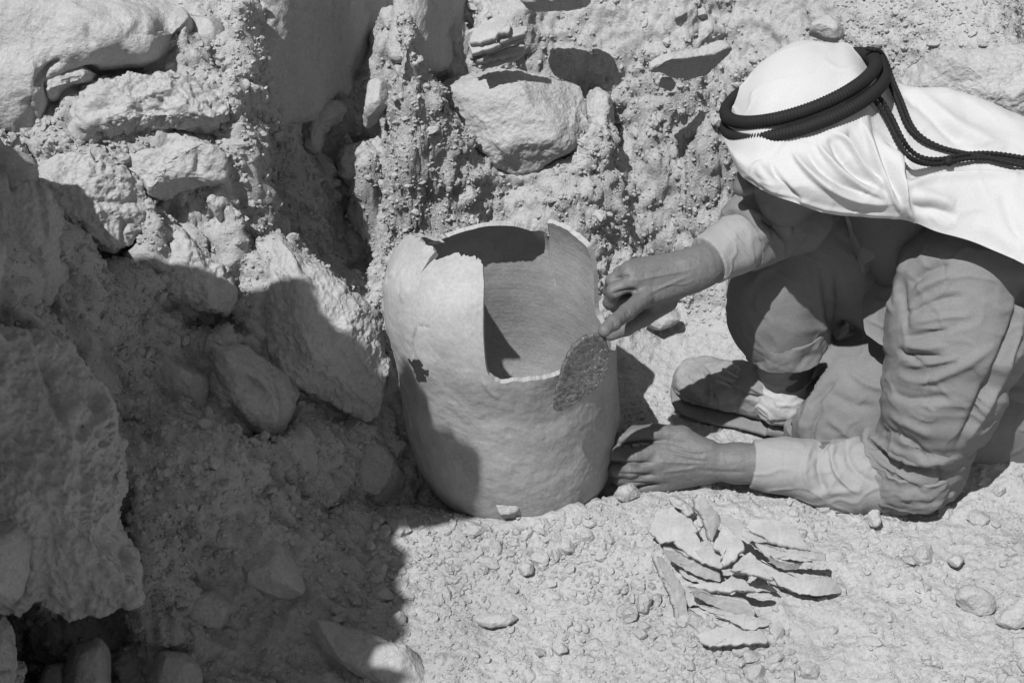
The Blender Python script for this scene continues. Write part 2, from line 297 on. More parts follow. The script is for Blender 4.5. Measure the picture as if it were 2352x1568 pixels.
# ------------------------------------------------------------------ terrain
CP = [  # photo x, photo y, height
 (940,1150,.05),(1000,1170,.052),(1100,1192,.05),(1160,1170,.06),(1200,1160,.066),(1300,1153,.07),(1380,1148,.066),(1450,1110,.045),(1550,1095,.05),(1000,1240,.05),(1200,1250,.052),
 (950,1568,.05),(1300,1568,.05),(1700,1568,.06),(2100,1568,.07),(2352,1568,.08),(1300,1350,.045),(1700,1350,.06),(2100,1350,.07),(2352,1300,.08),
 (1800,1150,.055),(2200,1150,.06),(2352,1050,.08),(1600,980,.01),(1560,860,.0),(1600,800,.01),(1700,900,.01),(1850,1020,.015),
 (1480,620,.06),(1550,620,.06),(1600,700,.03),(1450,530,.10),(1450,450,.16),(1560,480,.12),(1500,300,.29),(1500,200,.385),(1480,150,.42),(1300,100,.44),(1600,60,.47),(1100,60,.44),
 (1200,0,.48),(1600,-80,.52),(1650,450,.15),(1700,560,.10),(1620,330,.26),(1700,250,.35),(1650,180,.42),(1750,120,.46),(2000,60,.50),(2200,160,.49),(2352,180,.50),(2352,420,.42),(2100,300,.42),
 (2200,0,.55),(2352,-80,.58),
 (1400,400,.19),(1380,300,.28),(1400,220,.37),(1250,450,.14),(1100,490,.13),(1100,420,.20),(1000,480,.16),(950,400,.24),(1000,320,.31),(930,260,.36),(880,180,.42),(960,170,.42),(1200,160,.425),(1350,170,.42),(1290,125,.44),(1340,140,.437),(1400,165,.425),(1330,100,.445),(1420,190,.40),
 (900,560,.10),(850,460,.19),(780,420,.24),(740,300,.34),(820,250,.38),(790,170,.42),(860,60,.45),(960,40,.46),(840,600,.08),(880,660,.03),(920,720,.0),
 (600,250,.37),(680,420,.26),(760,560,.15),(850,700,.04),(700,150,.42),(650,60,.46),(700,0,.48),(850,-60,.50),(620,150,.44),
 (545,60,.53),(545,200,.49),(545,330,.44),(500,0,.56),(450,150,.55),(300,250,.52),(450,400,.43),(540,430,.40),(340,480,.41),(200,450,.45),(150,560,.40),(330,600,.33),(100,100,.60),(0,300,.56),(300,0,.60),
 (600,560,.33),(640,480,.34),(700,600,.27),(740,640,.25),(800,700,.2),(850,800,.12),(520,620,.29),(450,760,.28),(300,760,.31),(550,800,.24),(700,900,.16),(800,1000,.09),(870,1000,.03),(890,1100,.03),(900,1150,.05),
 (250,650,.35),(150,700,.38),(0,600,.48),(0,800,.44),(120,850,.38),(300,950,.28),(420,900,.285),(550,1000,.235),(420,1050,.27),(600,1120,.19),(700,1050,.165),(480,1150,.22),(520,1180,.19),(700,1200,.125),(800,1150,.10),
 (360,1150,.26),(380,1330,.15),(500,1300,.13),(600,1300,.11),(700,1350,.08),(850,1300,.05),(890,1400,.05),(600,1450,.055),(450,1420,.05),(300,1450,.03),(400,1540,.04),(200,1500,.02),(80,1480,.02),(0,1500,.04),(750,1568,.05),(500,1600,.05),(300,1620,.04),(0,1620,.05),
 (800,900,.14),(640,700,.27),(860,900,.07),
]
cpw = [G(a, b, c) for a, b, c in CP]
cpw += [np.array(p, float) for p in [
 (0,-.115,-.02),(.10,-.075,-.02),(.155,-.03,-.01),(.17,.06,-.01),(-.13,-.06,-.04),(-.18,.0,-.04),(-.16,.1,-.03),(0,0,-.04),(0,.17,-.01),(-.12,.18,-.01),(.12,.18,0),(0,.3,.03),(.2,.3,.02),(-.13,.28,.0),
 (.5,.1,.02),(.6,.3,.08),(.4,.35,.05),(.8,.1,.08),(.8,.5,.35),(.9,-.2,.08),(1.3,0,.1),(1.3,.6,.5),(1.3,-.6,.1),
 (-.63,-.3,.62),(-.68,-.5,.6),(-.66,-.75,.5),(-.9,-.25,.65),(-.95,-.5,.65),(-1.3,-.4,.65),(-.72,-.07,.62),(-.95,-.02,.62),(-.85,.06,.62),(-.85,.3,.62),(-1.3,.4,.7),(-1.3,.0,.9),(-.62,-.75,.35),(-.45,-.7,.08),(-.6,-1.1,.4),(-.8,-1.0,.9),(-1.3,-1.2,1.1),(-.3,-1.2,.06),
 (0,-1.2,.05),(.6,-1.2,.06),(1.3,-1.2,.1),(-1.3,1.0,.7),(-1.3,2.2,.8),(0,1.2,.55),(0,2.2,.7),(1.2,1.2,.6),(1.3,2.2,.7),(-.6,.9,.62),(.6,.9,.56)]]
cpw = np.array(cpw)
EMB = []
for name, ol, k in DEFS:
    e = k.get('embed', .02)
    if e is None or 'z' not in k: continue
    o_ = np.asarray(ol, float); c = o_.mean(0); n = unit(np.array(k.get('nrm') if k.get('nrm') is not None else -FW, float)); p0 = G(*c, k['z'])
    o2 = densify(o_, 26, True); o2 = c + (o2 - c) * 1.0
    W = on_plane(o2[:, 0], o2[:, 1], p0, n) - n * k.get('t', .06) * e
    EMB += [*W, on_plane(c[:1], c[1:], p0, n)[0] - n * k.get('t', .06) * e]
cpw = np.vstack([cpw, np.array(EMB)])
def rbf_fit(xy, z, c=.016, lam=1.2e-2):
    D = np.sqrt(((xy[:, None] - xy[None]) ** 2).sum(-1) + c * c)
    n = len(xy); A = np.zeros((n + 3, n + 3)); A[:n, :n] = -D + 0 * lam; A[:n, :n] += lam * np.eye(n)
    Q = np.c_[np.ones(n), xy]; A[:n, n:] = Q; A[n:, :n] = Q.T
    return np.linalg.solve(A, np.r_[z, 0, 0, 0]), c
_w, _c = rbf_fit(cpw[:, :2], cpw[:, 2])
def height(x, y):
    sh = np.shape(x); x = np.ravel(x); y = np.ravel(y); out = np.zeros(len(x))
    for s in range(0, len(x), 40000):
        a = x[s:s + 40000, None] - cpw[None, :, 0]; b = y[s:s + 40000, None] - cpw[None, :, 1]
        out[s:s + 40000] = -np.sqrt(a * a + b * b + _c * _c) @ _w[:-3] + _w[-3] + _w[-2] * x[s:s + 40000] + _w[-1] * y[s:s + 40000]
    return out.reshape(sh)
def axis(segs):
    out = []
    for a, b, n in segs: out += list(np.linspace(a, b, n, endpoint=False))
    return np.array(out + [segs[-1][1]])
gx = axis([(-6, -1.3, 14), (-1.3, -.75, 60), (-.75, .9, 600), (.9, 1.3, 30), (1.3, 6, 14)])
gy = axis([(-5, -1.2, 12), (-1.2, -.62, 40), (-.62, .85, 560), (.85, 1.4, 60), (1.4, 9, 20)])
XX, YY = np.meshgrid(gx, gy, indexing='ij')
cxx, cyy = np.clip(XX, -1.3, 1.3), np.clip(YY, -1.2, 2.2)
# evaluate RBF on a coarser lattice then cubic-free bilinear (cheap)
lx = np.linspace(-1.3, 1.3, 420); ly = np.linspace(-1.2, 2.2, 420)
LZ = height(*np.meshgrid(lx, ly, indexing='ij'))
def bil(x, y):
    fx = (np.clip(x, lx[0], lx[-1]) - lx[0]) / (lx[1] - lx[0]); fy = (np.clip(y, ly[0], ly[-1]) - ly[0]) / (ly[1] - ly[0])
    i = np.clip(fx.astype(int), 0, len(lx) - 2); j = np.clip(fy.astype(int), 0, len(ly) - 2); u = fx - i; v = fy - j
    return LZ[i, j] * (1 - u) * (1 - v) + LZ[i + 1, j] * u * (1 - v) + LZ[i, j + 1] * (1 - u) * v + LZ[i + 1, j + 1] * u * v
ZZ = bil(cxx, cyy) * np.exp(-np.maximum(0, np.hypot(XX - cxx, YY - cyy) - .2) * .25)
V = np.stack([XX.ravel(), YY.ravel(), ZZ.ravel()], 1)
TF = grid_faces(len(gx), len(gy))
N = normals(V, TF)
steep = np.clip((1 - N[:, 2]) * 1.6, 0, 1)
tx, ty, _ = pix(V)
vis = (np.abs(V[:, 0]) < 1.3) & (V[:, 1] < 1.4) & (V[:, 1] > -1.2)
smoothA = np.exp(-(((tx - 720) / 190) ** 2 + ((ty - 80) / 170) ** 2)) * (V[:, 2] > .3)   # scraped face
dd = np.zeros(len(V))
vi = np.nonzero(vis)[0]; Q = V[vi]
amp = .5 + steep[vi]
bk = np.where(Q[:, 1] > .3, .6, 1.0)
n1 = (fbm(Q, 7, 3) * .016 * amp + fbm(Q, 16, 3, .6, 5) * .008 * amp) * bk
# worn streaks running down the shaded bank towards the pit
ca_, sa_ = math.cos(-.62), math.sin(-.62); al = Q[:, 0] * ca_ + Q[:, 1] * sa_; ac = -Q[:, 0] * sa_ + Q[:, 1] * ca_
sq = np.stack([al * 5, ac * 26 + .8 * noise(Q, 6, 3), Q[:, 2] * 8], 1)
n1 = n1 + ((1 - np.abs(fbm(sq, 1.0, 3, .55)) * 1.8) * .010 + fbm(sq * (2, 2.4, 2), 1.0, 2) * .003) * sstep(-.10, -.2, Q[:, 0]) * sstep(.25, .12, Q[:, 1])
n2 = fbm(Q, 34, 4, .6) * .0062 * (.65 + 1.1 * steep[vi])
wq, wq2, wqi = worley(Q + .004 * np.stack([noise(Q, 80), noise(Q, 80, 5), noise(Q, 80, 9)], 1), 62, 8.8)
chunk = (((wqi * 29) % 100) / 100. - .4) * .005 * np.clip((wq2 - wq) * 4, 0, 1) * steep[vi] ** .5 * sstep(-.3, .3, noise(Q, 11, 3))
w1, w2, wid = worley(Q + .006 * np.stack([noise(Q, 60), noise(Q, 60, 5), noise(Q, 60, 9)], 1), 46)
clod = np.clip(.55 - w1, 0, 1) * (((wid * 37) % 100) / 100.) ** 2 * .017
patch = sstep(-.25, .35, fbm(Q, 5, 2, off=40))
w3, w4, wid3 = worley(Q, 105, 3.3)
grit = np.clip(.6 - w3, 0, 1) * (((wid3 * 61) % 100) / 100.) * .0065
crack = -np.exp(-((w2 - w1) / .07) ** 2) * .003 * (steep[vi] > .35) * sstep(.0, .5, noise(Q, 9, 7))
k = (1 - .8 * smoothA[vi]) * (1 - .75 * sstep(.38, .43, Q[:, 2]) * sstep(.4, .5, Q[:, 1]) * sstep(.5, .2, steep[vi]))
near = np.exp(-((Q[:, 0] / .26) ** 2 + ((Q[:, 1] + .02) / .24) ** 2) ** 2)      # the jar pit stays tidy
dd[vi] = ((n1 * (1 - .8 * near) + n2 + clod * patch * (1 - .7 * near) + grit + crack + chunk * (steep[vi] > .2))) * k
V = V + N * dd[:, None]
ground = obj('ground', V, TF, M['soil']); tag(ground, 'dusty excavated earth with clods and steep trench sides', kind='structure')
TV, TN = V, normals(V, TF)
# tall baulk added out of frame, lip and crest shaped to cast the left shade
by = np.linspace(-1.6, -.02, 420)
lip = np.interp(by, [-1.6, -.575, -.555, -.535, -.42, -.40, -.37, -.29, -.25, -.02], [-.55, -.55, -.54, -.41, -.475, -.52, -.54, -.585, -.66, -.66])
crest = np.interp(by, [-1.6, -.95, -.27, -.235, -.06, -.02], [1.2, 1.25, 1.27, .85, .8, .3])
q1 = np.stack([by * 0 + 3, by, by * 0], 1); crest = crest + noise(q1, 9) * .04 + noise(q1, 28) * .03
lip = lip + noise(q1, 12, 3) * .02 + noise(q1, 40, 7) * .014 + noise(q1, 110, 2) * .006
BV = []
for y0, zc, lx_ in zip(by, crest, lip):
    row = []
    for f in np.linspace(0, 1, 60):
        z = .25 + (zc - .25) * f; row.append((-.66 + (lx_ + .66) * float(sstep(.62, .97, f)), y0, z))
    for k in np.linspace(.03, 1, 12): row.append((lx_ + (-1.3 - lx_) * k, y0, zc + .01 * k))
    row.append((-1.3, y0, .25)); BV.append(row)
BV = np.array(BV).reshape(-1, 3); BF = grid_faces(len(by), 73); BN = normals(BV, BF)
caps = []
BV = BV + np.stack([fbm(BV, 8, 3) * .02, fbm(BV, 8, 3, off=9) * .01, BV[:, 0] * 0], 1)
ns = 73
earth_mass = obj('earth_mass', BV, BF, M['soil']); tag(earth_mass, 'tall standing block of unexcavated earth beside the trench', kind='structure')
endf = [list(range(ns - 1, -1, -1)), [(len(by) - 1) * ns + k for k in range(ns)]]
import bmesh
bm = bmesh.new(); bm.from_mesh(earth_mass.data); bm.verts.ensure_lookup_table()
for f in endf: bm.faces.new([bm.verts[k] for k in f])
bm.to_mesh(earth_mass.data); bm.free()
# hit test: nearest visible terrain height along a view ray (for standing things on it)
def tz(x, y): return float(bil(np.array([x]), np.array([y]))[0])
def hit(px, py):
    r = ray(px, py); t = np.linspace(1.2, 4.0, 1400); Q = CAM + r * t[:, None]
    h = bil(Q[:, 0], Q[:, 1]); i = np.argmax(Q[:, 2] < h); return Q[i]


# ------------------------------------------------------------------ build the stones
def build_rock(name, outline, z=None, d=None, t=.06, nrm=None, p=2.6, amp=1.0, mat='rock', parent=None, nt_=120, nr=30, seed=0, lines=(), back=.8, rough=1.0, anchor=None, sink=0.0, embed=.35, sm=1, cuts=7):
    ol = np.asarray(outline, float); ol = densify(smooth_poly(ol, sm, True), 3, True)
    c = ol.mean(0) if anchor is None else np.array(anchor, float)
    n = unit(np.array(nrm if nrm is not None else -FW, float))
    if d is not None: p0 = P(*c, d)
    elif z is not None: p0 = G(*c, z)
    else: p0 = hit(*c) - n * sink
    W = on_plane(ol[:, 0], ol[:, 1], p0, n); c3 = on_plane(np.array([c[0]]), np.array([c[1]]), p0, n)[0]
    ax = unit(np.cross([0, 0, 1.0], n)) if abs(n[2]) < .98 else np.array([1., 0, 0]); ay = np.cross(n, ax)
    ang = np.arctan2((W - c3) @ ay, (W - c3) @ ax); o = np.argsort(ang); ang = ang[o]; rad = np.linalg.norm(W - c3, axis=1)[o]
    th = np.linspace(-math.pi, math.pi, nt_, endpoint=False)
    R = np.interp(th, ang, rad, period=2 * math.pi)
    R = np.convolve(np.r_[R[-2:], R, R[:2]], [.1, .2, .4, .2, .1], 'valid')
    ext = max(np.ptp(ol[:, 0]), np.ptp(ol[:, 1])); ng = int(np.clip(ext / 2.6, 16, 190))
    u_, T_, S_, F = disc_sheets(ng); u_ = np.sin(u_ * math.pi / 2)
    Rt = np.interp(T_, th, R, period=2 * math.pi)
    prof_ = np.maximum(0, 1 - u_ ** p) ** .5 * np.where(S_ > 0, t, np.where(S_ < 0, -t * back, 0))
    Vr = c3 + (np.cos(T_)[:, None] * ax + np.sin(T_)[:, None] * ay) * (Rt * u_)[:, None] + n * prof_[:, None]
    Nn = normals(Vr, F)
    if (Nn * (Vr - Vr.mean(0))).sum() < 0: F = F[:, ::-1]; Nn = -Nn
    sd = seed * 7.77 + c[0] * .37
    rr_ = np.random.default_rng(seed + 500); ce = Vr.mean(0); Z = Vr - ce
    for _ in range(cuts):
        v = unit(rr_.normal(size=3) + n * .9 ); hh = (Z @ v); mx = np.percentile(hh, 99.5) * rr_.uniform(.7, .88)
        Z = Z - v * (np.maximum(0, hh - mx) * .85)[:, None]
    Vr = ce + Z; Nn = normals(Vr, F)
    q = Vr
    w1, w2, wid = worley(q, 11, sd)
    facet = ((wid * 53 % 100) / 100. - .5) * np.clip((w2 - w1) * 3, 0, 1)
    w3, _, w3i = worley(q, 70, sd)
    pit = -np.clip(.45 - w3, 0, 1) * ((w3i * 31 % 100) > 72) * sstep(0, .4, noise(q, 12, sd + 3))
    dsp = (fbm(q, 9, 3, .5, sd) * .010 + facet * .010 + fbm(q, 45, 4, .6, sd) * .0046 * rough + fbm(q, 130, 2, .6, sd) * .0010 * rough + pit * .009 * rough) * amp
    edge = np.clip(t * 12, .3, 1)
    Vr = Vr + Nn * (dsp * edge)[:, None]
    if len(lines): Vr = stroke(Vr, Nn, lines)
    org = Vr.mean(0)
    ob = obj(name, Vr - org, F, M[mat] if isinstance(mat, str) else mat, parent); ob.location = org - (np.array(parent.location) if parent else 0)
    return ob

for name, ol, k in DEFS:
    k = dict(k); tg = k.pop('tag', None)
    o = build_rock(name, ol, **k)
    if tg: tag(o, tg[0], tg[1], group='loose stones and lumps')
# ------------------------------------------------------------------ the broken jar
PR = np.array([(.004,-.05),(.06,-.048),(.095,-.036),(.122,-.008),(.147,.04),(.157,.10),(.157,.17),(.1545,.23),(.156,.28),(.161,.33),(.157,.365),(.148,.395),(.130,.422),(.108,.443),(.085,.458),(.05,.472)])
PR = smooth_poly(PR, 3)
TOP = np.array([(-30,.335),(-24,.31),(-15,.285),(0,.262),(17,.246),(28,.252),(30,.262),(32,.323),(35,.368),(51,.380),(62.6,.378),(63.1,.347),(67,.365),(80,.384),(96,.381),(112,.372),(125,.370),(134,.385),(150,.412),(166,.435),(181,.450),(200,.456),(208,.457),(211,.450),(213,.438),(214.4,.454),(228,.464),(254,.466),(260,.462),(262.6,.452),(263.4,.43),(263.0,.40),(263.9,.36),(265,.349),(270,.338),(280,.339),(294,.335),(301,.335),(315,.338),(330,.335)])
TOP[:, 0] = np.maximum.accumulate(TOP[:, 0])
nth, nz = 1000, 260
ph = np.linspace(-30, 330, nth, endpoint=False)
zt = np.interp(ph, TOP[:, 0], TOP[:, 1])
jn = noise(np.stack([np.cos(np.radians(ph)) * .16, np.sin(np.radians(ph)) * .16, ph * 0], 1), 90) * .0022 + noise(np.stack([np.cos(np.radians(ph)) * .16, np.sin(np.radians(ph)) * .16, ph * 0], 1), 260) * .0009
zt = zt + jn
sL = np.r_[0, np.cumsum(np.linalg.norm(np.diff(PR, axis=0), axis=1))]
st_ = np.interp(zt, PR[:, 1], sL)
def jar_surface(off):
    f = np.minimum(np.linspace(0, 1, nz)[None, :] * st_.max(), st_[:, None])
    r = np.interp(f, sL, PR[:, 0]); z = np.interp(f, sL, PR[:, 1])
    e = 1e-3; dr = (np.interp(f + e, sL, PR[:, 0]) - np.interp(f - e, sL, PR[:, 0])); dz = (np.interp(f + e, sL, PR[:, 1]) - np.interp(f - e, sL, PR[:, 1]))
    L = np.hypot(dr, dz) + 1e-9; nr_, nz_ = dz / L, -dr / L
    a = np.radians(ph)[:, None]
    base = np.stack([r * np.cos(a), r * np.sin(a), z], -1).reshape(-1, 3)
    if off == 0: dsp = fbm(base, 30, 4, .55) * .0012 + np.clip(fbm(base, 26, 3, .6, 9), .25, 1) * .004 * sstep(.5, 1, -np.cos(a + .15) * np.ones_like(r)).ravel() + np.clip(noise(base, 160), .3, 1) * .0011 * sstep(-.3, .3, noise(base, 14, 4))
    else: dsp = -(np.sin(base[:, 2] * 760 + 2 * noise(base, 6)) * .00006 + np.sin(base[:, 2] * 210 + 3 * noise(base, 8, 2)) * .00008 + fbm(base, 30, 3) * .0004 + np.clip(noise(base, 130, 3), .45, 1) * .0010)
    dsp = dsp.reshape(r.shape); o = -off + dsp
    pw = sstep(63, 70, ph) * sstep(168, 150, ph)
    r = r - pw[:, None] * .030 * np.clip((z - .32) / .065, 0, 1.4) ** 1.5
    r2 = np.maximum(r + nr_ * o, .0005); z2 = z + nz_ * o
    cx = .003 - .075 * (np.clip(z2, 0, 1) - .1)
    return np.stack([cx + r2 * np.cos(a), r2 * np.sin(a), z2], -1)
A, B = jar_surface(0.0), jar_surface(.0068)
JV = np.concatenate([A, B[:, ::-1]], 1); nj = JV.shape[1]; JV = JV.reshape(-1, 3)
JF = grid_faces(nth, nj, wrap=True)
_e = np.linalg.norm(np.cross(JV[JF[:, 2]] - JV[JF[:, 0]], JV[JF[:, 3]] - JV[JF[:, 1]]), axis=1); JF = JF[_e > 1e-10]
JN = normals(JV, JF)
JV = stroke(JV, JN, [([(959,748),(975,752),(990,752)],2.2,-.0035),([(956,752),(949,775),(947,800),(949,822)],2.2,-.0035),([(1258,520),(1260,570),(1268,620),(1276,655)],2.0,-.003),
                     ([(1020,690),(1025,730)],14,.0015),([(1105,868),(1125,900),(1150,915)],6,.002)])
x_, y_, _ = pix(JV)
jf_c = JV[JF].mean(1); hx, hy, _ = pix(jf_c)
nzn = noise(jf_c, 120) * 5
hole = (np.abs(hx - 962 - nzn - (hy - 850) * .35) < 12) & (hy > 826 + nzn) & (hy < 878) & (jf_c[:, 1] < .0)
hole |= (np.abs(hy - 856 - nzn) < 7) & (hx > 955) & (hx < 985) & (jf_c[:, 1] < 0.0)
JF = JF[~hole]
jar = tag(empty('clay_jar', (0, 0, -.04)), 'big broken clay jar standing upright in the pit with its shoulder missing', 'jar')
m_jar = M['clay']
body = obj('jar_wall', JV - np.array([0, 0, -.04]), JF[:, ::-1], M['clay'], jar)

# ------------------------------------------------------------------ sherds
def sherd(outline, z=None, d=None, nrm=(0, -.3, .95), t=.0065, bend=0.0, baxis=0.0, seed=0, mat='clay', name='pottery_sherd', amp=1.0, off=None, nr=7, parent=None, label=None, group=None, step=4):
    ol = densify(np.asarray(outline, float), step, True); c = np.asarray(outline, float).mean(0); n = unit(np.array(nrm, float))
    p0 = P(*c, d) if d is not None else G(*c, z)
    W = on_plane(ol[:, 0], ol[:, 1], p0, n); c3 = W.mean(0)
    ax = unit(np.cross([0, 1, 0.1], n)); ay = np.cross(n, ax); ba = math.cos(baxis) * ax + math.sin(baxis) * ay
    W = W + (noise(W, 160, seed)[:, None] * ax + noise(W, 160, seed + 5)[:, None] * ay) * .0022
    ang = np.arctan2((W - c3) @ ay, (W - c3) @ ax); od = np.argsort(ang); rad = np.linalg.norm(W - c3, axis=1)
    ext = max(np.ptp(ol[:, 0]), np.ptp(ol[:, 1])); ng = int(np.clip(ext / 1.8, 26, 110))
    u_, T_, S_, F = disc_sheets(ng); u_ = np.where(u_ > .999, 1, u_ * .985)
    Rt = np.interp(T_, ang[od], rad[od], period=2 * math.pi)
    V = c3 + (np.cos(T_)[:, None] * ax + np.sin(T_)[:, None] * ay) * (Rt * u_)[:, None] + n * (S_ * t / 2)[:, None]
    uu = (V - c3) @ ba; V = V - n * (bend * uu * uu)[:, None] + n * (fbm(V, 45, 3, .6, seed) * .0009 * amp)[:, None]
    Nn = normals(V, F)
    if (Nn * (V - V.mean(0))).sum() < 0: F = F[:, ::-1]
    org = V.mean(0); o = obj(name, V - org, F, M[mat], parent); o.location = org
    # crisp break edges
    m = o.data; 
    if label: tag(o, label, 'sherd', group)
    return o
def Z6(p): p = np.asarray(p, float); return np.stack([1378 + p[:, 0] * .3164, 1072 + p[:, 1] * .3164], 1)
def Z2(p): p = np.asarray(p, float); return np.stack([765.6 + p[:, 0] * .3906, p[:, 1] * .3906], 1)
GP = 'sherds piled on the ground below the elbow'
PILE = [
 ([(350,470),(400,330),(520,290),(660,380),(720,470),(620,540),(440,560)], .084, (-.1,-.45,.9), 1.5, .3, 'broad pale flat sherd lying at the upper left of the pile', 'clay'),
 ([(690,250),(730,190),(770,240),(850,340),(865,430),(830,480),(805,545),(780,470),(740,350),(710,320)], .108, (.45,-.6,.6), 2, 0, 'narrow pointed sherd standing on edge at the top of the pile', 'clay'),
 ([(855,350),(930,340),(1020,400),(1060,450),(1130,490),(1230,520),(1220,552),(1130,552),(1050,505),(960,455),(880,420)], .10, (-.05,-.75,.65), 4, .4, 'rounded rim sherd curving down beside the standing pointed sherd', 'clay'),
 ([(830,540),(890,445),(960,480),(1040,540),(1045,600),(980,680),(900,730),(870,690),(900,650),(820,580)], .098, (-.15,-.3,.93), 1, 0, 'jagged pale sherd lying on top in the middle of the pile', 'clay'),
 ([(530,550),(700,480),(740,560),(790,640),(740,700),(640,640)], .09, (-.1,-.4,.9), 1, 0, 'kite shaped sherd between the broad flat sherd and the jagged one', 'clay'),
 ([(680,600),(800,570),(880,640),(900,730),(880,745),(740,700)], .088, (.1,-.5,.85), 1, 0, 'dull sherd tucked under the jagged middle sherd', 'clay'),
 ([(455,580),(560,620),(700,695),(880,785),(890,832),(760,800),(620,735),(500,680),(450,625)], .083, (-.1,-.88,.42), 3, .3, 'long narrow sherd whose edge spans the left half of the pile', 'clay'),
 ([(1080,610),(1260,830),(1180,808),(940,745),(1000,680)], .098, (.12,-.4,.9), 1, 0, 'sharp triangular sherd pointing to the large curved one', 'clay'),
 ([(1150,650),(1200,690),(1300,740),(1400,772),(1550,780),(1690,795),(1785,880),(1780,918),(1600,937),(1430,920),(1310,862),(1250,800),(1150,700)], .08, (.02,-.62,.78), 2.5, .2, 'largest sherd, a long curved wall piece at the right of the pile', 'clay'),
 ([(1130,560),(1240,578),(1400,600),(1500,608),(1655,640),(1645,686),(1450,682),(1250,655),(1150,612)], .096, (.0,-.75,.66), 2, .2, 'long sherd lying just above the largest curved sherd', 'clay'),
 ([(1040,430),(1100,380),(1250,388),(1440,450),(1520,600),(1400,590),(1250,560),(1130,500)], .088, (.05,-.15,.98), 1, 0, 'flat rough sherd at the upper right of the pile with a dark pit', 'clay'),
 ([(1185,640),(1300,668),(1400,688),(1490,700),(1440,732),(1350,732),(1260,702)], .09, (.05,-.95,.1), 3, .2, 'small curved sherd seen from its dark hollow side', 'clay'),
 ([(400,640),(470,650),(540,780),(600,900),(650,1160),(630,1215),(590,1180),(540,1000),(470,850),(430,760)], .075, (.45,-.5,.7), 2, 1.4, 'long stick like sherd leaning at the left side of the pile', 'clay'),
 ([(620,850),(700,862),(830,922),(1060,940),(1110,1000),(1112,1056),(1000,1052),(880,1022),(760,962),(680,900)], .075, (.0,-.9,.38), -3, .2, 'hollow dish like sherd facing forward in the lower middle of the pile', 'clay'),
 ([(630,842),(780,840),(890,850),(960,798),(1060,820),(1135,892),(1000,898),(950,915),(800,900),(700,870)], .085, (-.05,-.35,.93), 2, 0, 'wavy sherd resting on the hollow dish like sherd', 'clay'),
 ([(1045,915),(1190,912),(1258,925),(1255,955),(1150,950),(1060,945)], .078, (0,-.7,.7), 1, 0, 'short bar shaped sherd poking out toward the largest sherd', 'clay'),
 ([(560,850),(612,850),(660,900),(785,1000),(650,1012),(600,950)], .07, (.2,-.55,.8), 1, 0, 'small triangle sherd beside the stick like one', 'clay'),
 ([(810,1070),(1000,1065),(1290,1115),(1290,1138),(1180,1162),(1080,1192),(1000,1152),(930,1105)], .070, (.05,-.5,.85), 2, .2, 'thin winged sherd just above the loose sherd at the bottom', 'clay'),
 ([(690,1210),(780,1188),(940,1145),(1060,1197),(1190,1180),(1228,1262),(1210,1277),(1000,1290),(800,1307),(740,1265)], .076, (.0,-.38,.92), 1.5, .1, 'bow tie shaped flat sherd at the very bottom of the pile', 'clay'),
 ([(640,1020),(700,1030),(800,1048),(790,1072),(700,1070)], .066, (0,-.6,.8), 1, 0, 'small sliver between the stick like sherd and the winged one', 'clay'),
 ([(885,745),(1000,735),(1062,740),(1050,778),(940,785),(890,795)], .09, (0,-.75,.66), 1, 0, 'short edge on sliver in the centre of the pile', 'clay'),
]
PILE += [
 ([(1180,700),(1330,760),(1500,800),(1640,830),(1720,900),(1560,925),(1380,905),(1240,840)], .072, (.1,-.55,.83), 2.5, .2, 'sherd hidden under the largest curved sherd, only its edges seen', 'clay'),
 ([(560,700),(700,760),(860,830),(900,870),(760,860),(600,800)], .072, (.0,-.7,.7), 2, .3, 'shadowed sherd filling the gap under the long narrow one', 'clay'),
 ([(700,1000),(900,1030),(1080,1055),(1180,1090),(1000,1085),(800,1060)], .068, (.0,-.7,.7), 2, .2, 'half hidden sherd between the hollow dish and the winged sherd', 'clay'),
 ([(900,800),(1060,835),(1250,860),(1300,900),(1130,905),(960,860)], .076, (.05,-.6,.8), 2, .2, 'shadowed sherd beneath the sharp triangular one', 'clay'),
]
for k, (ol, z, n, bd, ba, lb, mt) in enumerate(PILE):
    sherd(Z6(ol), z=.064 + (z - .066) * 2.4, nrm=n, bend=bd * 3.0, mat='sherd', baxis=ba, seed=k * 3.1, label=lb, group=GP, t=.0098)
GS = 'sherds stacked on the terrace'
STK = [
 ([(780,330),(900,335),(1000,310),(1130,255),(1125,300),(1050,330),(900,362),(820,362)], .452, (-.1,-.35,.93), 2, 'dark lower sherd of the terrace stack seen between paler edges'),
 ([(850,378),(960,340),(1060,330),(1122,320),(1085,352),(955,390),(875,408),(800,385)], .440, (-.05,-.75,.66), 2, 'bottom sherd of the terrace stack with a bright lower edge'),
 ([(905,312),(1000,250),(1100,208),(1132,205),(1130,228),(1000,288),(920,322)], .475, (-.25,-.8,.55), 1, 'long slanting sherd with a bright edge in the terrace stack'),
 ([(790,250),(880,235),(960,248),(990,272),(900,300),(815,326)], .488, (-.1,-.5,.85), 2, 'pale sherd second from the top of the terrace stack'),
 ([(960,240),(1020,180),(1140,158),(1142,200),(1060,228),(985,262)], .496, (.1,-.4,.9), 2, 'curved sherd lying at the right shoulder of the terrace stack'),
 ([(800,225),(880,130),(1000,110),(1030,150),(950,235),(870,262),(800,262)], .506, (-.15,-.45,.88), 2, 'topmost large sherd of the terrace stack'),
 ([(940,150),(1000,112),(1042,140),(1040,200),(960,210)], .512, (.1,-.35,.93), 2, 'small square sherd resting on the topmost one of the terrace stack'),
 ([(768,245),(795,180),(845,168),(842,200),(805,250),(785,330),(772,300)], .487, (-.2,-.9,.0), 2, 'upright dark sherd closing the left end of the terrace stack'),
]
for k, (ol, z, n, bd, lb) in enumerate(STK): sherd(Z2(ol), z=z, nrm=n, bend=bd, seed=70 + k * 2.7, label=lb, group=GS, t=.011, mat='sherd')
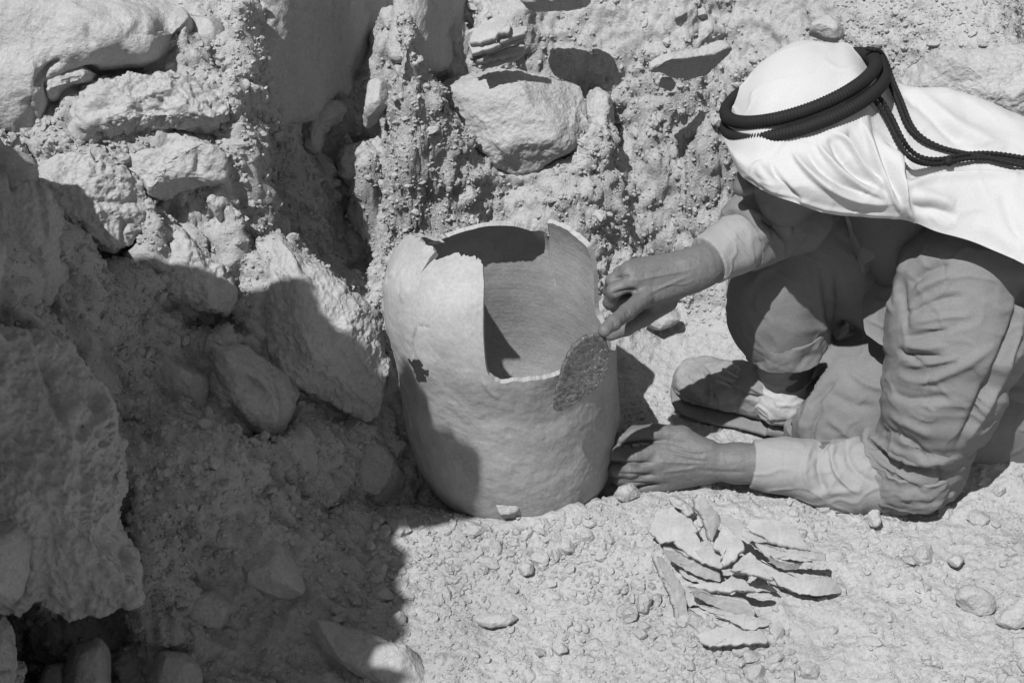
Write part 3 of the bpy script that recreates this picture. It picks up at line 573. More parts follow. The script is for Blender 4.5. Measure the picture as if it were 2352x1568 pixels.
# slab propped on the terrace edge
o = build_rock('stone_slab', Z2([(1845,412),(1900,375),(1990,340),(2130,325),(2240,300),(2330,262),(2348,290),(2250,380),(2190,440),(2080,465),(1980,462),(1900,425)]), z=.445, t=.004, p=16, nrm=(.35,-.85,-.42), seed=80, back=4.0, cuts=0, sm=0, amp=.9, rough=1.5)
tag(o, 'flat slab with a dark underside propped over the edge beside the headscarf', 'slab')
sherd(Z2([(1885,488),(1925,440),(1990,462),(2012,492),(1985,535),(1930,515)]), z=.405, nrm=(.2,-.95,.05), t=.012, seed=81, label='small dark stone chip wedged under the propped slab', group=None)
# the sherd he is fitting
heldol = [(1390,768),(1372,764),(1345,768),(1318,785),(1298,820),(1284,862),(1274,905),(1270,938),(1280,944),(1320,925),(1355,898),(1382,868),(1396,838),(1398,812),(1394,785)]
sherd(heldol, d=1.822, nrm=(.3,-.9,.1), t=.0075, bend=-1.5, baxis=.3, seed=90, mat='clay_dark', label='oval speckled sherd held against the front of the jar under the upper hand', amp=.5)
# ------------------------------------------------------------------ implicit shapes -> mesh
def surf_nets(D, org, h):
    S = D < 0; nx, ny, nz_ = D.shape
    c = [(i, j, k) for i in (0, 1) for j in (0, 1) for k in (0, 1)]
    cnt = np.zeros((nx - 1, ny - 1, nz_ - 1), np.int8)
    for i, j, k in c: cnt += S[i:nx - 1 + i, j:ny - 1 + j, k:nz_ - 1 + k]
    act = (cnt > 0) & (cnt < 8); ijk = np.argwhere(act)
    vid = np.full(act.shape, -1, np.int32); vid[act] = np.arange(len(ijk))
    pos = np.zeros((len(ijk), 3)); num = np.zeros(len(ijk))
    def val(o): return D[ijk[:, 0] + o[0], ijk[:, 1] + o[1], ijk[:, 2] + o[2]]
    for a in c:
        for ax in range(3):
            if a[ax]: continue
            b = list(a); b[ax] = 1
            va, vb = val(a), val(b); m = (va < 0) != (vb < 0)
            t = np.where(m, va / np.where(m, va - vb, 1), 0)
            p = np.tile(np.array(a, float), (len(ijk), 1)); p[:, ax] += t
            pos += p * m[:, None]; num += m
    V = org + (ijk + pos / num[:, None]) * h
    Fs = []
    for ax in range(3):
        sl0 = [slice(1, -1)] * 3; sl0[ax] = slice(0, -1); sl1 = list(sl0); sl1[ax] = slice(1, None)
        A_, B_ = S[tuple(sl0)], S[tuple(sl1)]
        e = np.argwhere(A_ != B_); o = np.ones(3, int); o[ax] = 0; e = e + o
        u, w = [(1, 2), (2, 0), (0, 1)][ax]
        du = np.zeros(3, int); du[u] = 1; dw = np.zeros(3, int); dw[w] = 1
        def g(q): return vid[q[:, 0], q[:, 1], q[:, 2]]
        q = np.stack([g(e - du - dw), g(e - dw), g(e), g(e - du)], 1)
        ins = S[e[:, 0], e[:, 1], e[:, 2]]
        q = np.where(ins[:, None], q, q[:, ::-1]); Fs.append(q)
    return V, np.concatenate(Fs)
def sdf_mesh(prims, h, k=.012, pad=.03, cut=None):
    """prims: ('rc', a, b, ra, rb [,k]) round cones, ('el', c, axes3x3, radii [,k]) ellipsoids; smooth union"""
    bb = []
    for p in prims:
        if p[0] == 'rc': bb += [p[1] - p[3], p[1] + p[3], p[2] - p[4], p[2] + p[4]]
        else: bb += [p[1] - max(p[3]), p[1] + max(p[3])]
    lo = np.min(bb, 0) - pad; hi = np.max(bb, 0) + pad
    n = np.ceil((hi - lo) / h).astype(int) + 1; D = np.full(n, .05, np.float32)
    ax = [lo[i] + np.arange(n[i]) * h for i in range(3)]
    for p in prims:
        kk = p[-1] if (p[0] == 'rc' and len(p) > 5) or (p[0] == 'el' and len(p) > 4) else k
        if p[0] == 'rc': l = np.minimum(p[1] - p[3], p[2] - p[4]); u = np.maximum(p[1] + p[3], p[2] + p[4])
        else: l = p[1] - max(p[3]); u = p[1] + max(p[3])
        i0 = np.maximum(0, ((l - .03 - lo) / h).astype(int)); i1 = np.minimum(n, ((u + .03 - lo) / h).astype(int) + 2)
        sl = tuple(slice(i0[i], i1[i]) for i in range(3))
        X = (ax[0][sl[0]][:, None, None].astype(np.float32), ax[1][sl[1]][None, :, None].astype(np.float32), ax[2][sl[2]][None, None, :].astype(np.float32))
        if p[0] == 'rc':
            a, b, ra, rb = p[1:5]; e = b - a; l2 = e @ e + 1e-12
            t = np.clip(((X[0] - a[0]) * e[0] + (X[1] - a[1]) * e[1] + (X[2] - a[2]) * e[2]) / l2, 0, 1)
            d = np.sqrt((X[0] - a[0] - t * e[0]) ** 2 + (X[1] - a[1] - t * e[1]) ** 2 + (X[2] - a[2] - t * e[2]) ** 2) - (ra + (rb - ra) * t)
        else:
            cc, R, rad = p[1], p[2], p[3]; q = 0
            for r_, s_ in zip(R, rad): q = q + (((X[0] - cc[0]) * r_[0] + (X[1] - cc[1]) * r_[1] + (X[2] - cc[2]) * r_[2]) / s_) ** 2
            q = np.sqrt(q); d = (q - 1) * min(rad) * np.where(q > 1, 1.15, 1)
        Dl = D[sl]; hh = np.clip(.5 + .5 * (Dl - d) / kk, 0, 1)
        D[sl] = Dl * (1 - hh) + d * hh - kk * hh * (1 - hh)
    if cut is not None: D = cut(D, ax)
    return surf_nets(D, lo, h)
def relax(V, F, it=2, lam=.5):
    for _ in range(it):
        A_ = np.zeros_like(V); c = np.zeros(len(V))
        for a, b in ((0, 1), (1, 2), (2, 3), (3, 0)):
            for ax in range(3): A_[:, ax] += np.bincount(F[:, a], V[F[:, b], ax], len(V)) + np.bincount(F[:, b], V[F[:, a], ax], len(V))
            c += np.bincount(F[:, a], minlength=len(V)) + np.bincount(F[:, b], minlength=len(V))
        V = V + (A_ / c[:, None] - V) * lam
    return V
def rc(a, b, ra, rb=None, *k): return ('rc', np.array(a, float), np.array(b, float), ra, ra if rb is None else rb, *k)
def chain(pts, rad, *k): return [rc(pts[i], pts[i + 1], rad[i], rad[i + 1], *k) for i in range(len(pts) - 1)]
def p3(x, y, d): return P(x, y, d)
def g3(x, y, z): return G(x, y, z)
def tube(pts, r, ns=12, step=.0015, ridge=None, closed=False, end=True):
    pts = smooth_poly(np.asarray(pts, float), 3, closed)
    if closed: pts = np.vstack([pts, pts[:1]])
    L = np.r_[0, np.cumsum(np.linalg.norm(np.diff(pts, axis=0), axis=1))]; n = max(8, int(L[-1] / step))
    s = np.linspace(0, L[-1], n, endpoint=not closed); C = np.stack([np.interp(s, L, pts[:, k]) for k in range(3)], 1)
    T = unit(np.roll(C, -1, 0) - np.roll(C, 1, 0)) if closed else unit(np.gradient(C, axis=0))
    u = unit(np.cross(T, unit(np.array([.3, .2, 1.0])))); v = np.cross(T, u)
    a = np.linspace(0, 2 * math.pi, ns, endpoint=False)
    rr = np.full((n, ns), r) if np.isscalar(r) else np.interp(s, np.linspace(0, L[-1], len(r)), r)[:, None] * np.ones(ns)
    if ridge: rr = rr * (1 + ridge[1] * np.sin(2 * math.pi * s[:, None] / ridge[0] + ridge[2] * a[None]))
    if end and not closed: e = np.minimum(s, s[-1] - s); rr = rr * np.clip(np.sqrt(np.clip(e / (rr.mean() * .8), 0.0, 1)), .05, 1)[:, None]
    V = C[:, None] + rr[..., None] * (np.cos(a)[None, :, None] * u[:, None] + np.sin(a)[None, :, None] * v[:, None])
    i, j = np.meshgrid(np.arange(n if closed else n - 1), np.arange(ns), indexing='ij'); i = i.ravel(); j = j.ravel(); i2 = (i + 1) % n; j2 = (j + 1) % ns
    F = np.stack([i * ns + j, i2 * ns + j, i2 * ns + j2, i * ns + j2], 1)
    return V.reshape(-1, 3), F
def join(*vf):
    Vs, Fs, o = [], [], 0
    for V, F in vf: Vs.append(V); Fs.append(F + o); o += len(V)
    return np.concatenate(Vs), np.concatenate(Fs)
def catmull(ctrl, nu, nv):
    def up(A, n):
        m = len(A); t = np.linspace(0, m - 1 - 1e-9, n); i = t.astype(int); f = (t - i)[:, None, None]
        g = lambda k: A[np.clip(i + k, 0, m - 1)]
        p0, p1, p2, p3_ = g(-1), g(0), g(1), g(2)
        return .5 * (2 * p1 + (p2 - p0) * f + (2 * p0 - 5 * p1 + 4 * p2 - p3_) * f * f + (3 * p1 - p0 - 3 * p2 + p3_) * f ** 3)
    B = up(ctrl, nu); return up(B.transpose(1, 0, 2), nv).transpose(1, 0, 2)

M['skin'] = mat_base('sun_browned_skin', .145, .5, .16, 22, .14, 300, .6, 420, .0010, .35)
M['scarf'] = mat_base('white_cotton', .50, .9, .05, 12, .06, 420, .5, 900, .0008, .15)
M['rope'] = mat_base('black_wool_rope', .013, .75, .2, 40, .2, 300, .5, 800, .0006, .3)
M['shirt'] = mat_base('faded_work_shirt', .205, .92, .12, 11, .14, 420, .5, 900, .0008, .15)
M['under'] = mat_base('pale_undershirt', .30, .92, .08, 14, .10, 420, .5, 900, .0008, .15)
M['trousers'] = mat_base('dusty_cotton_trousers', .19, .92, .14, 11, .14, 420, .5, 900, .0008, .15)
M['sock'] = mat_base('knit_sock', .42, .95, .15, 30, .1, 200, .6, 500, .001, .1)
M['shoe'] = mat_base('dusty_scuffed_leather', .25, .8, .35, 22, .12, 120, .5, 400, .0008, .2)
M['sole'] = mat_base('dusty_rubber_sole', .19, .85, .2, 30, .15, 200, .5, 400, .0008, .2)

man = tag(empty('person', (.55, .05, .03)), 'crouching man in white headscarf with black rope band, leaning on one elbow beside the jar', 'person')
MO = np.array([.55, .05, .03])
def part(name, V, F, mat, parent=man, **k):
    if parent is man: return obj(name, V - MO, F, M[mat], man)
    o = obj(name, V - MO, F, M[mat], parent); return o

# head frame
Cr = P(1835, 207, 1.85)
hn = unit(-.37 * RT + .84 * UP - .40 * FW); hf = unit(-.915 * RT - .404 * UP + 0.0 * FW); hf = unit(hf - (hf @ hn) * hn)
hs = np.cross(hn, hf)
if hs @ FW > 0: hs = -hs
HR = np.array([hf, hs, hn])
def H(f, s, n): return Cr + f * hf + s * hs + n * hn

# ---- body: one figure
NECK = P(2085, 470, 1.96)
body_p = [('el', H(-.005, 0, -.06), HR, (.084, .064, .08)), rc(H(.03, 0, -.07), H(.062, 0, -.135), .062, .036), rc(H(.05, 0, -.10), H(.0, 0, -.12), .045, .05),
          rc(H(.092, 0, -.06), H(.112, 0, -.092), .008, .0125, .008), rc(H(.106, .010, -.094), H(.106, -.010, -.094), .008, .008, .006),
          rc(H(.082, -.03, -.045), H(.082, .03, -.045), .012, .012, .01), rc(H(.088, -.018, -.122), H(.088, .018, -.122), .008, .008, .006), rc(H(.086, -.015, -.134), H(.086, .015, -.134), .007, .007, .006),
          rc(H(.05, .055, -.085), H(.055, .05, -.09), .02, .02, .02), rc(H(.0, .076, -.07), H(-.005, .078, -.095), .012, .010, .006), rc(H(.0, -.076, -.07), H(-.005, -.078, -.095), .012, .010, .006),
          rc(H(-.03, 0, -.10), NECK, .055, .06),
          rc(NECK, P(2250, 700, 2.08), .09, .12), rc(P(2000, 520, 2.08), P(2200, 620, 1.95), .05, .06), rc(P(2250, 700, 2.08), P(2400, 900, 2.18), .12, .13),
          rc(P(2200, 640, 1.93), g3(2115, 1070, .10), .05, .042), rc(P(2020, 520, 2.08), P(1830, 495, 2.01), .045, .034), rc(P(1830, 495, 2.01), P(1670, 575, 1.93), .034, .024),
          rc(g3(2115, 1070, .10), g3(1740, 1065, .095), .04, .029),
          rc(P(2380, 900, 2.18), P(1895, 545, 2.05), .08, .055), rc(P(1895, 545, 2.05), g3(1800, 890, .09), .05, .034), rc(P(2400, 900, 2.1), g3(1960, 935, .11), .07, .034), rc(g3(1960, 935, .11), g3(2300, 1010, .07), .03, .03)]
b0 = sdf_mesh(body_p, .0032, .02); b0 = (relax(*b0, 1), b0[1])
# upper (right) hand
W1 = P(1612, 612, 1.905)
rh = chain([P(1665, 578, 1.928), W1, P(1575, 625, 1.895)], [.029, .0265, .025], .012)
rh += [rc(P(1590, 640, 1.90), P(1478, 683, 1.868), .019, .0145), rc(P(1590, 628, 1.893), P(1452, 645, 1.864), .0185, .0145), rc(P(1590, 612, 1.893), P(1446, 622, 1.87), .018, .0135), rc(P(1590, 602, 1.90), P(1460, 614, 1.885), .017, .012),
       rc(P(1560, 650, 1.915), P(1500, 690, 1.895), .02, .015)]
fk = .0045
rh += chain([P(1478, 684, 1.860), P(1440, 717, 1.836), P(1408, 742, 1.808), P(1388, 759, 1.794)], [.0122, .0108, .0096, .0082], fk)
rh += chain([P(1452, 646, 1.863), P(1411, 668, 1.866), P(1401, 694, 1.885), P(1412, 706, 1.90)], [.0115, .0100, .0088, .0078], fk)
rh += chain([P(1446, 622, 1.87), P(1408, 645, 1.880), P(1399, 668, 1.90), P(1408, 680, 1.915)], [.0108, .0094, .0083, .0075], fk)
rh += chain([P(1460, 613, 1.885), P(1424, 626, 1.895), P(1412, 645, 1.912)], [.0098, .0082, .0072], fk)
rh += chain([P(1530, 690, 1.91), P(1478, 728, 1.895), P(1438, 752, 1.885), P(1404, 767, 1.878)], [.016, .0125, .0108, .009], fk)
rh += [rc(P(1470, 690, 1.893), P(1432, 690, 1.893), .015, .012, .004)]
rv, rf = sdf_mesh(rh, .0014, .010, .012); rv = relax(rv, rf, 1)
rn = normals(rv, rf)
rv = stroke(rv, rn, [([(1478,680),(1530,655),(1580,635)],4,.0016),([(1455,645),(1520,632),(1585,620)],4,.0015),([(1450,624),(1520,615)],4,.0012),([(1500,670),(1540,650),(1570,655),(1600,640)],2.5,.001),
     ([(1441,712),(1446,722)],2,-.0012),([(1436,716),(1441,726)],2,-.0010),([(1409,738),(1413,748)],2,-.001),([(1412,640),(1446,633)],4,-.003),([(1405,676),(1450,665),(1470,672)],5,-.003),([(1492,690),(1510,700),(1535,700)],3,-.001),([(1560,600),(1610,596)],6,.001)])
rv = rv + rn * (fbm(rv, 120, 3, .6) * .00035)[:, None]
# lower (left) hand
lh = chain([g3(1760, 1066, .098), g3(1690, 1063, .096), g3(1635, 1060, .094)], [.031, .0275, .0255], .012)
lh += [rc(g3(1625, 1045, .104), g3(1524, 1030, .112), .020, .0158), rc(g3(1625, 1058, .098), g3(1514, 1058, .104), .020, .0165), rc(g3(1625, 1070, .09), g3(1516, 1084, .088), .019, .0155), rc(g3(1625, 1082, .08), g3(1526, 1107, .068), .018, .0145),
       rc(g3(1615, 1035, .11), g3(1566, 1005, .122), .018, .0165)]
lh += chain([g3(1522, 1034, .112), g3(1455, 1050, .116), g3(1414, 1040, .110), g3(1394, 1018, .108)], [.0136, .0122, .0106, .0086], fk)
lh += chain([g3(1514, 1060, .104), g3(1448, 1078, .098), g3(1416, 1078, .084), g3(1420, 1078, .064)], [.0134, .0118, .0104, .009], fk)
lh += chain([g3(1516, 1085, .088), g3(1452, 1100, .078), g3(1424, 1098, .064), g3(1430, 1096, .048)], [.0126, .0110, .0098, .0085], fk)
lh += chain([g3(1526, 1107, .068), g3(1472, 1120, .058), g3(1446, 1116, .045), g3(1452, 1112, .034)], [.0116, .0098, .0088, .0078], fk)
lh += chain([g3(1566, 1004, .122), g3(1505, 994, .128), g3(1458, 997, .126), g3(1427, 1008, .122)], [.0165, .0136, .0124, .0100], fk)
lv, lf = sdf_mesh(lh, .0014, .010, .012); lv = relax(lv, lf, 1)
ln_ = normals(lv, lf)
lv = stroke(lv, ln_, [([(1412,1062),(1450,1064),(1500,1062)],3.5,-.003),([(1415,1088),(1460,1089),(1505,1092)],3.5,-.003),([(1435,1108),(1480,1110),(1515,1112)],3,-.003),([(1425,1024),(1460,1018),(1520,1012)],3.5,-.0035),
     ([(1413,1004),(1420,998),(1434,1000),(1438,1009)],1.8,-.0012),([(1388,1010),(1394,1008),(1401,1013)],1.8,-.001),([(1520,1035),(1570,1046),(1625,1055)],4,.0016),([(1515,1060),(1570,1062),(1620,1064)],4,.0016),([(1518,1085),(1570,1078),(1615,1070)],4,.0014),([(1540,1022),(1590,1040),(1640,1030)],3,.0014),([(1600,1080),(1660,1084),(1720,1085)],5,-.0014),([(1455,1036),(1460,1056)],2.5,-.0010),([(1450,1066),(1455,1084)],2.5,-.001),([(1492,984),(1497,1004)],3,-.001),([(1500,984),(1506,1004)],3,-.0008)])
lv = lv + ln_ * (fbm(lv, 120, 3, .6) * .00035)[:, None]
bv, bf = join((b0[0], b0[1]), (rv, rf), (lv, lf))
part('body', bv, bf, 'skin')
# ---- clothes with open ends and folds
def cloth(name, prims, h, k, mat, lines=(), wr=(), cut=None, rel=2, nzamp=.0012, parent=man):
    V, F = sdf_mesh(prims, h, k, cut=cut); V = relax(V, F, rel); N = normals(V, F)
    for (a, b, fa, fr, am, mask) in wr:   # compression folds across the limb a-b
        ax = unit(b - a); s = (V - a) @ ax; L = np.linalg.norm(b - a); e = unit(np.cross(ax, [0.2, 1, .1])); g = np.cross(ax, e)
        rel_ = V - a - s[:, None] * ax; th = np.arctan2(rel_ @ g, rel_ @ e)
        q = np.stack([s * fr + fa * np.sin(th) + .5 * noise(V, 12), np.cos(th) * .8, np.sin(th) * .8], 1)
        f = 1 - np.abs(noise(q, 1.0)) * 2.2
        m = sstep(-.02, .02, s) * sstep(-.02, .02, L - s) * (np.linalg.norm(rel_, axis=1) < .13)
        if mask is not None: m = m * np.interp(s / L, mask[0], mask[1])
        V = V + N * (f * am * m)[:, None]
    N = normals(V, F)
    if len(lines): V = stroke(V, N, lines)
    N = normals(V, F); cr = 1 - np.abs(fbm(V * (1, 1, 1.0) + .02 * np.stack([noise(V, 9), noise(V, 9, 4), noise(V, 9, 8)], 1), 17, 2, .5, 31)) * 5
    V = V + N * (fbm(V, 22, 3, .5) * nzamp + np.clip(cr, 0, 1) * nzamp * 1.3)[:, None]
    return part(name, V, F, mat, parent)
def cutplane(*pl):
    def f(D, ax):
        for c, n in pl:
            d = (ax[0][:, None, None] - c[0]) * n[0] + (ax[1][None, :, None] - c[1]) * n[1] + (ax[2][None, None, :] - c[2]) * n[2]
            D = np.maximum(D, d.astype(np.float32))
        return D
    return f
def hollow(prims_in, D, ax, depth_c=None):
    return D

ELB = g3(2120, 1078, .092); SH = P(2205, 640, 1.90)
# pale undershirt sleeves: visible as long cuffs
c0 = g3(1727, 1064, .096); c1 = g3(1830, 1072, .094); dirc = unit(c0 - c1)
cloth('undershirt_sleeve', chain([g3(1700, 1063, .096), g3(1800, 1069, .095), g3(1880, 1085, .085), g3(1960, 1092, .085), g3(2080, 1095, .085)], [.0345, .0365, .042, .05, .048], .02), .0022, .02, 'under',
      lines=[([(1868,1015),(1850,1050),(1845,1090),(1860,1125)],8,.005,1),([(1890,1020),(1878,1060),(1885,1110),(1905,1140)],9,-.006),([(1915,1005),(1905,1050),(1925,1100),(1970,1130)],9,.006,1),([(1945,1000),(1945,1050),(1970,1090),(2010,1110)],8,-.005),([(1860,1140),(1910,1128),(1980,1125)],9,.004),([(1800,1035),(1802,1070),(1800,1105)],2.5,-.0012),([(1728,1020),(1724,1064),(1728,1110)],4,.0016)],
      wr=[(g3(1840, 1072, .09), g3(2050, 1095, .085), 1.2, 34, .0022, ([0, .2, 1], [.3, 1, 1]))], cut=cutplane((c0, dirc)))
u0 = P(1628, 600, 1.915); u1 = P(1720, 545, 1.945); du = unit(u0 - u1)
cloth('undershirt_sleeve', chain([P(1600, 614, 1.905), P(1690, 560, 1.94), P(1740, 528, 1.97)], [.034, .0355, .034], .02), .0022, .02, 'under',
      lines=[([(1655,505),(1690,545),(1735,600)],3,.002),([(1650,520),(1690,560),(1722,605)],3,-.0015)], wr=[(u0, u1, 1.2, 20, .0012, None)], cut=cutplane((u0, du)))
# shirt: torso and sleeves
shirt_p = [rc(P(2150, 560, 2.05), P(2300, 760, 2.12), .10, .14), rc(P(2300, 760, 2.12), P(2440, 960, 2.18), .14, .155), rc(P(2300, 560, 1.98), P(2480, 640, 2.02), .10, .14),
           rc(P(2015, 515, 2.11), P(2170, 590, 2.02), .07, .085), rc(P(2095, 640, 2.08), P(2110, 740, 2.11), .075, .055), rc(P(2060, 560, 2.09), P(2060, 640, 2.11), .05, .05)]
shirt_p += chain([P(2205, 625, 1.90), P(2200, 780, 1.915), P(2165, 910, 1.945), g3(2120, 1040, .125), ELB], [.082, .084, .070, .060, .052], .03)
shirt_p += chain([ELB, g3(2060, 1085, .092), g3(2015, 1080, .094)], [.054, .052, .050], .02)
shirt_p += chain([P(1690, 556, 1.94), P(1750, 515, 1.965), P(1830, 490, 1.99), P(1910, 490, 2.05), P(2030, 520, 2.09)], [.043, .048, .052, .055, .06], .02)
e0 = g3(1992, 1078, .094); e1 = g3(2100, 1085, .092); de = unit(e0 - e1)
s0 = P(1700, 550, 1.945); s1 = P(1800, 500, 1.985); ds = unit(s0 - s1)
def shirtcut(D, ax):
    X, Y, Z = ax[0][:, None, None], ax[1][None, :, None], ax[2][None, None, :]
    d1 = (X - s0[0]) * ds[0] + (Y - s0[1]) * ds[1] + (Z - s0[2]) * ds[2]
    d1 = np.where((X < s1[0] + .05) & (Z > .15), d1, -1)
    return np.maximum(D, d1.astype(np.float32))
shirt = cloth('shirt', shirt_p, .0028, .025, 'shirt', cut=shirtcut, rel=1, lines=[
  ([(2066,620),(2075,700),(2085,760)],9,-.006),([(2085,560),(2070,620),(2055,700)],8,.005),
  ([(2090,655),(2130,620),(2180,605)],10,-.007),([(2085,690),(2130,650),(2190,632)],9,.006),([(2080,725),(2140,690),(2210,680)],9,-.006),([(2085,745),(2150,730),(2230,725)],8,.005),
  ([(2078,775),(2140,765),(2200,750)],7,-.006),([(2075,790),(2110,800),(2175,795)],6,.005),([(2070,815),(2110,815),(2160,818)],5,-.006),([(2078,838),(2130,835),(2200,822)],6,.005),([(2065,800),(2090,822),(2130,838)],5,-.005),
  ([(2060,860),(2110,880),(2200,850),(2290,790)],10,.006),([(2045,900),(2090,920),(2180,910)],9,-.005),([(2040,950),(2080,970),(2140,1000)],9,.005),([(2030,985),(2080,1005),(2130,1050)],9,-.006),
  ([(2150,560),(2175,640),(2180,720),(2165,800)],2.5,-.0014),([(2140,840),(2130,920),(2110,1010)],2.5,-.0014),
  ([(2352,640),(2330,760),(2260,900),(2195,1035)],9,-.010),([(2352,690),(2330,800),(2275,920),(2215,1020)],8,.008),
  ([(1990,1000),(2030,1020),(2090,1060),(2180,1060)],8,.009),([(1995,1020),(2050,1050),(2110,1080),(2190,1085)],5,-.008),([(2005,1045),(2050,1080),(2120,1110)],6,.007),([(2000,1075),(2040,1100),(2090,1125)],5,-.006),([(2080,1045),(2060,1085),(2030,1120)],3,-.004),([(2150,1060),(2165,1100),(2155,1130)],5,-.005),
  ([(1660,505),(1700,545),(1738,600)],4,.004),([(1740,500),(1780,520),(1800,545)],8,-.009),([(1760,480),(1800,500),(1815,540)],7,.007),([(1700,470),(1750,500),(1770,560)],7,.005),
  ([(1935,505),(1945,580),(1975,650)],7,-.007),([(1990,520),(1975,590),(1990,640)],6,.007),([(2030,520),(2000,600),(1985,640)],5,-.006),([(2040,600),(2030,660),(2050,720)],6,.006)],
  wr=[(P(2205, 600, 1.9), g3(2120, 1060, .1), 2.4, 36, .0026, None), (P(2205, 600, 1.9), g3(2120, 1060, .1), 1.6, 16, .0042, ([0, .15, .45, .5, .6, .8, 1], [.2, .8, 1.2, 1.5, .7, .8, .5])), (ELB, e0, 1.5, 30, .0045, None), (s0, P(1900, 490, 2.03), 1.4, 26, .004, None)])
# turned-up sleeve cuff at the elbow
def band(name, c, d, r, w, t, mat, el=(1, 1), nz_=.002, up=(0, .2, 1), parent=man, seed=0):
    d = unit(d); u = unit(np.cross(d, up)); v = np.cross(d, u); n = 160; prof = []
    for s, rr_ in [(-w, 0), (-w * .97, t), (-w * .5, t * 1.15), (0, t * 1.1), (w * .6, t * 1.1), (w * .97, t), (w, 0), (w * .9, -t), (0, -t), (-w * .9, -t)]: prof.append((s, rr_))
    prof = np.array(densify(np.array(prof + [prof[0]]), .002))
    a = np.linspace(0, 2 * math.pi, n, endpoint=False)
    V = np.array([[c + d * (s + .004 * math.sin(2 * x + seed)) + (u * math.cos(x) * el[0] + v * math.sin(x) * el[1]) * (r + q) for s, q in prof[:-1]] for x in a])
    m = V.shape[1]; V = V.reshape(-1, 3); i, j = np.meshgrid(np.arange(n), np.arange(m), indexing='ij'); i = i.ravel(); j = j.ravel()
    F = np.stack([i * m + j, ((i + 1) % n) * m + j, ((i + 1) % n) * m + (j + 1) % m, i * m + (j + 1) % m], 1)
    N = unit((V - c) - ((V - c) @ d)[:, None] * d)
    V = V + N * (fbm(V, 28, 3, .5, seed) * nz_)[:, None]
    return part(name, V, F, mat, parent)
band('rolled_cuff', g3(2094, 1062, .112), unit(ELB - P(2175, 860, 1.93)), .0655, .030, .0045, 'shirt', el=(1.04, .98), nz_=.008, seed=4, parent=man)
def panel(name, rows, mat, lines=(), n=60, nz_=.0016, th=.0016, parent=man):
    W = np.array([[P(*q) for q in r] for r in rows]); Vp = catmull(W, n, n).reshape(-1, 3); Fp = grid_faces(n, n); Np = normals(Vp, Fp)
    if (Np @ -FW).mean() < 0: Fp = Fp[:, ::-1]; Np = -Np
    Vp = stroke(Vp, Np, lines) if len(lines) else Vp
    o = part(name, Vp + Np * (fbm(Vp, 35, 3) * nz_)[:, None], Fp, mat, parent); md = o.modifiers.new('thickness', 'SOLIDIFY'); md.thickness = th; return o
panel('shirt_front', [[(1975,530,2.05),(2010,530,2.03),(2040,540,2.0),(2075,560,1.96)],[(1988,610,2.03),(2018,620,2.0),(2040,625,1.975),(2078,640,1.945)],[(1985,700,2.01),(2018,705,1.985),(2045,710,1.965),(2085,720,1.94)],[(1984,748,2.0),(2015,765,1.98),(2045,775,1.96),(2085,785,1.94)],[(1990,768,1.99),(2018,788,1.97),(2048,803,1.955),(2085,822,1.94)]], 'shirt',
      lines=[([(2000,640),(2030,655),(2065,650)],4,-.003),([(1995,735),(2030,752),(2065,765)],3,.003),([(2010,690),(2045,700),(2070,720)],4,.003)])
panel('collar', [[(1940,492,1.93),(1965,492,1.93),(1985,495,1.93)],[(1950,530,1.95),(1975,545,1.94),(2000,540,1.94)],[(1958,575,1.97),(1978,590,1.96),(2000,580,1.96)],[(1975,620,1.985),(1985,632,1.98),(1998,620,1.98)]], 'shirt', n=40)
panel('collar', [[(2010,500,1.91),(2030,505,1.91),(2060,510,1.90)],[(1995,535,1.93),(2020,545,1.92),(2040,545,1.92)],[(1975,575,1.95),(1995,590,1.945),(2012,590,1.94)],[(1968,598,1.965),(1980,610,1.96),(1990,606,1.96)]], 'shirt', n=40)
# trousers
cuf = P(1812, 800, 2.135); shin = P(1797, 690, 2.095); dsh = unit(cuf - shin)
tr = chain([P(1905, 540, 2.03), P(1800, 650, 2.09), P(1792, 720, 2.115), P(1812, 800, 2.135)], [.070, .072, .070, .060], .03)
tr += [rc(P(1905, 545, 2.05), P(2380, 900, 2.24), .072, .11), rc(P(2400, 900, 2.12), P(2100, 890, 2.09), .11, .088), rc(P(2100, 890, 2.09), g3(1965, 905, .13), .088, .066), rc(g3(1965, 905, .13), g3(1905, 960, .095), .068, .056), rc(g3(1905, 960, .095), g3(1872, 1005, .045), .056, .042), rc(g3(2000, 960, .09), g3(1890, 1000, .05), .07, .045), rc(g3(1945, 965, .09), g3(2300, 1010, .07), .07, .06)]
def trcut(D, ax):
    X, Y, Z = ax[0][:, None, None], ax[1][None, :, None], ax[2][None, None, :]
    d1 = (X - cuf[0]) * dsh[0] + (Y - cuf[1]) * dsh[1] + (Z - cuf[2]) * dsh[2]
    far = (X - cuf[0]) ** 2 + (Y - cuf[1]) ** 2 + (Z - cuf[2]) ** 2 - d1 ** 2
    d1 = np.where((far < .082 ** 2) & (d1 < .1), d1, -1)
    return np.maximum(D, d1.astype(np.float32))
cloth('trousers', tr, .0034, .03, 'trousers', cut=trcut, lines=[
  ([(1790,590),(1740,630),(1700,690)],12,.003),([(1690,640),(1720,700),(1760,740)],2.5,-.0015),([(1870,600),(1880,700),(1900,780)],10,.006),([(1920,620),(1930,700),(1915,780)],9,-.006),
  ([(1925,860),(1890,905),(1855,935)],8,-.006),([(1870,905),(1848,950),(1838,1005)],8,.006),([(1890,940),(1862,985),(1868,1030)],6,-.007),([(1950,850),(1985,880),(2040,895)],9,.005),([(1905,900),(1950,930),(2010,935)],10,-.004),([(1900,960),(1940,990),(1980,1030)],8,.005)],
  wr=[(P(1900, 530, 1.98), cuf, 1.0, 12, .003, None), (P(2300, 900, 2.1), g3(1900, 980, .08), 1.5, 12, .0035, None)])
band('trouser_cuff', P(1806, 772, 2.122), dsh, .0625, .022, .0022, 'trousers', el=(1.05, .98), nz_=.005, seed=2)
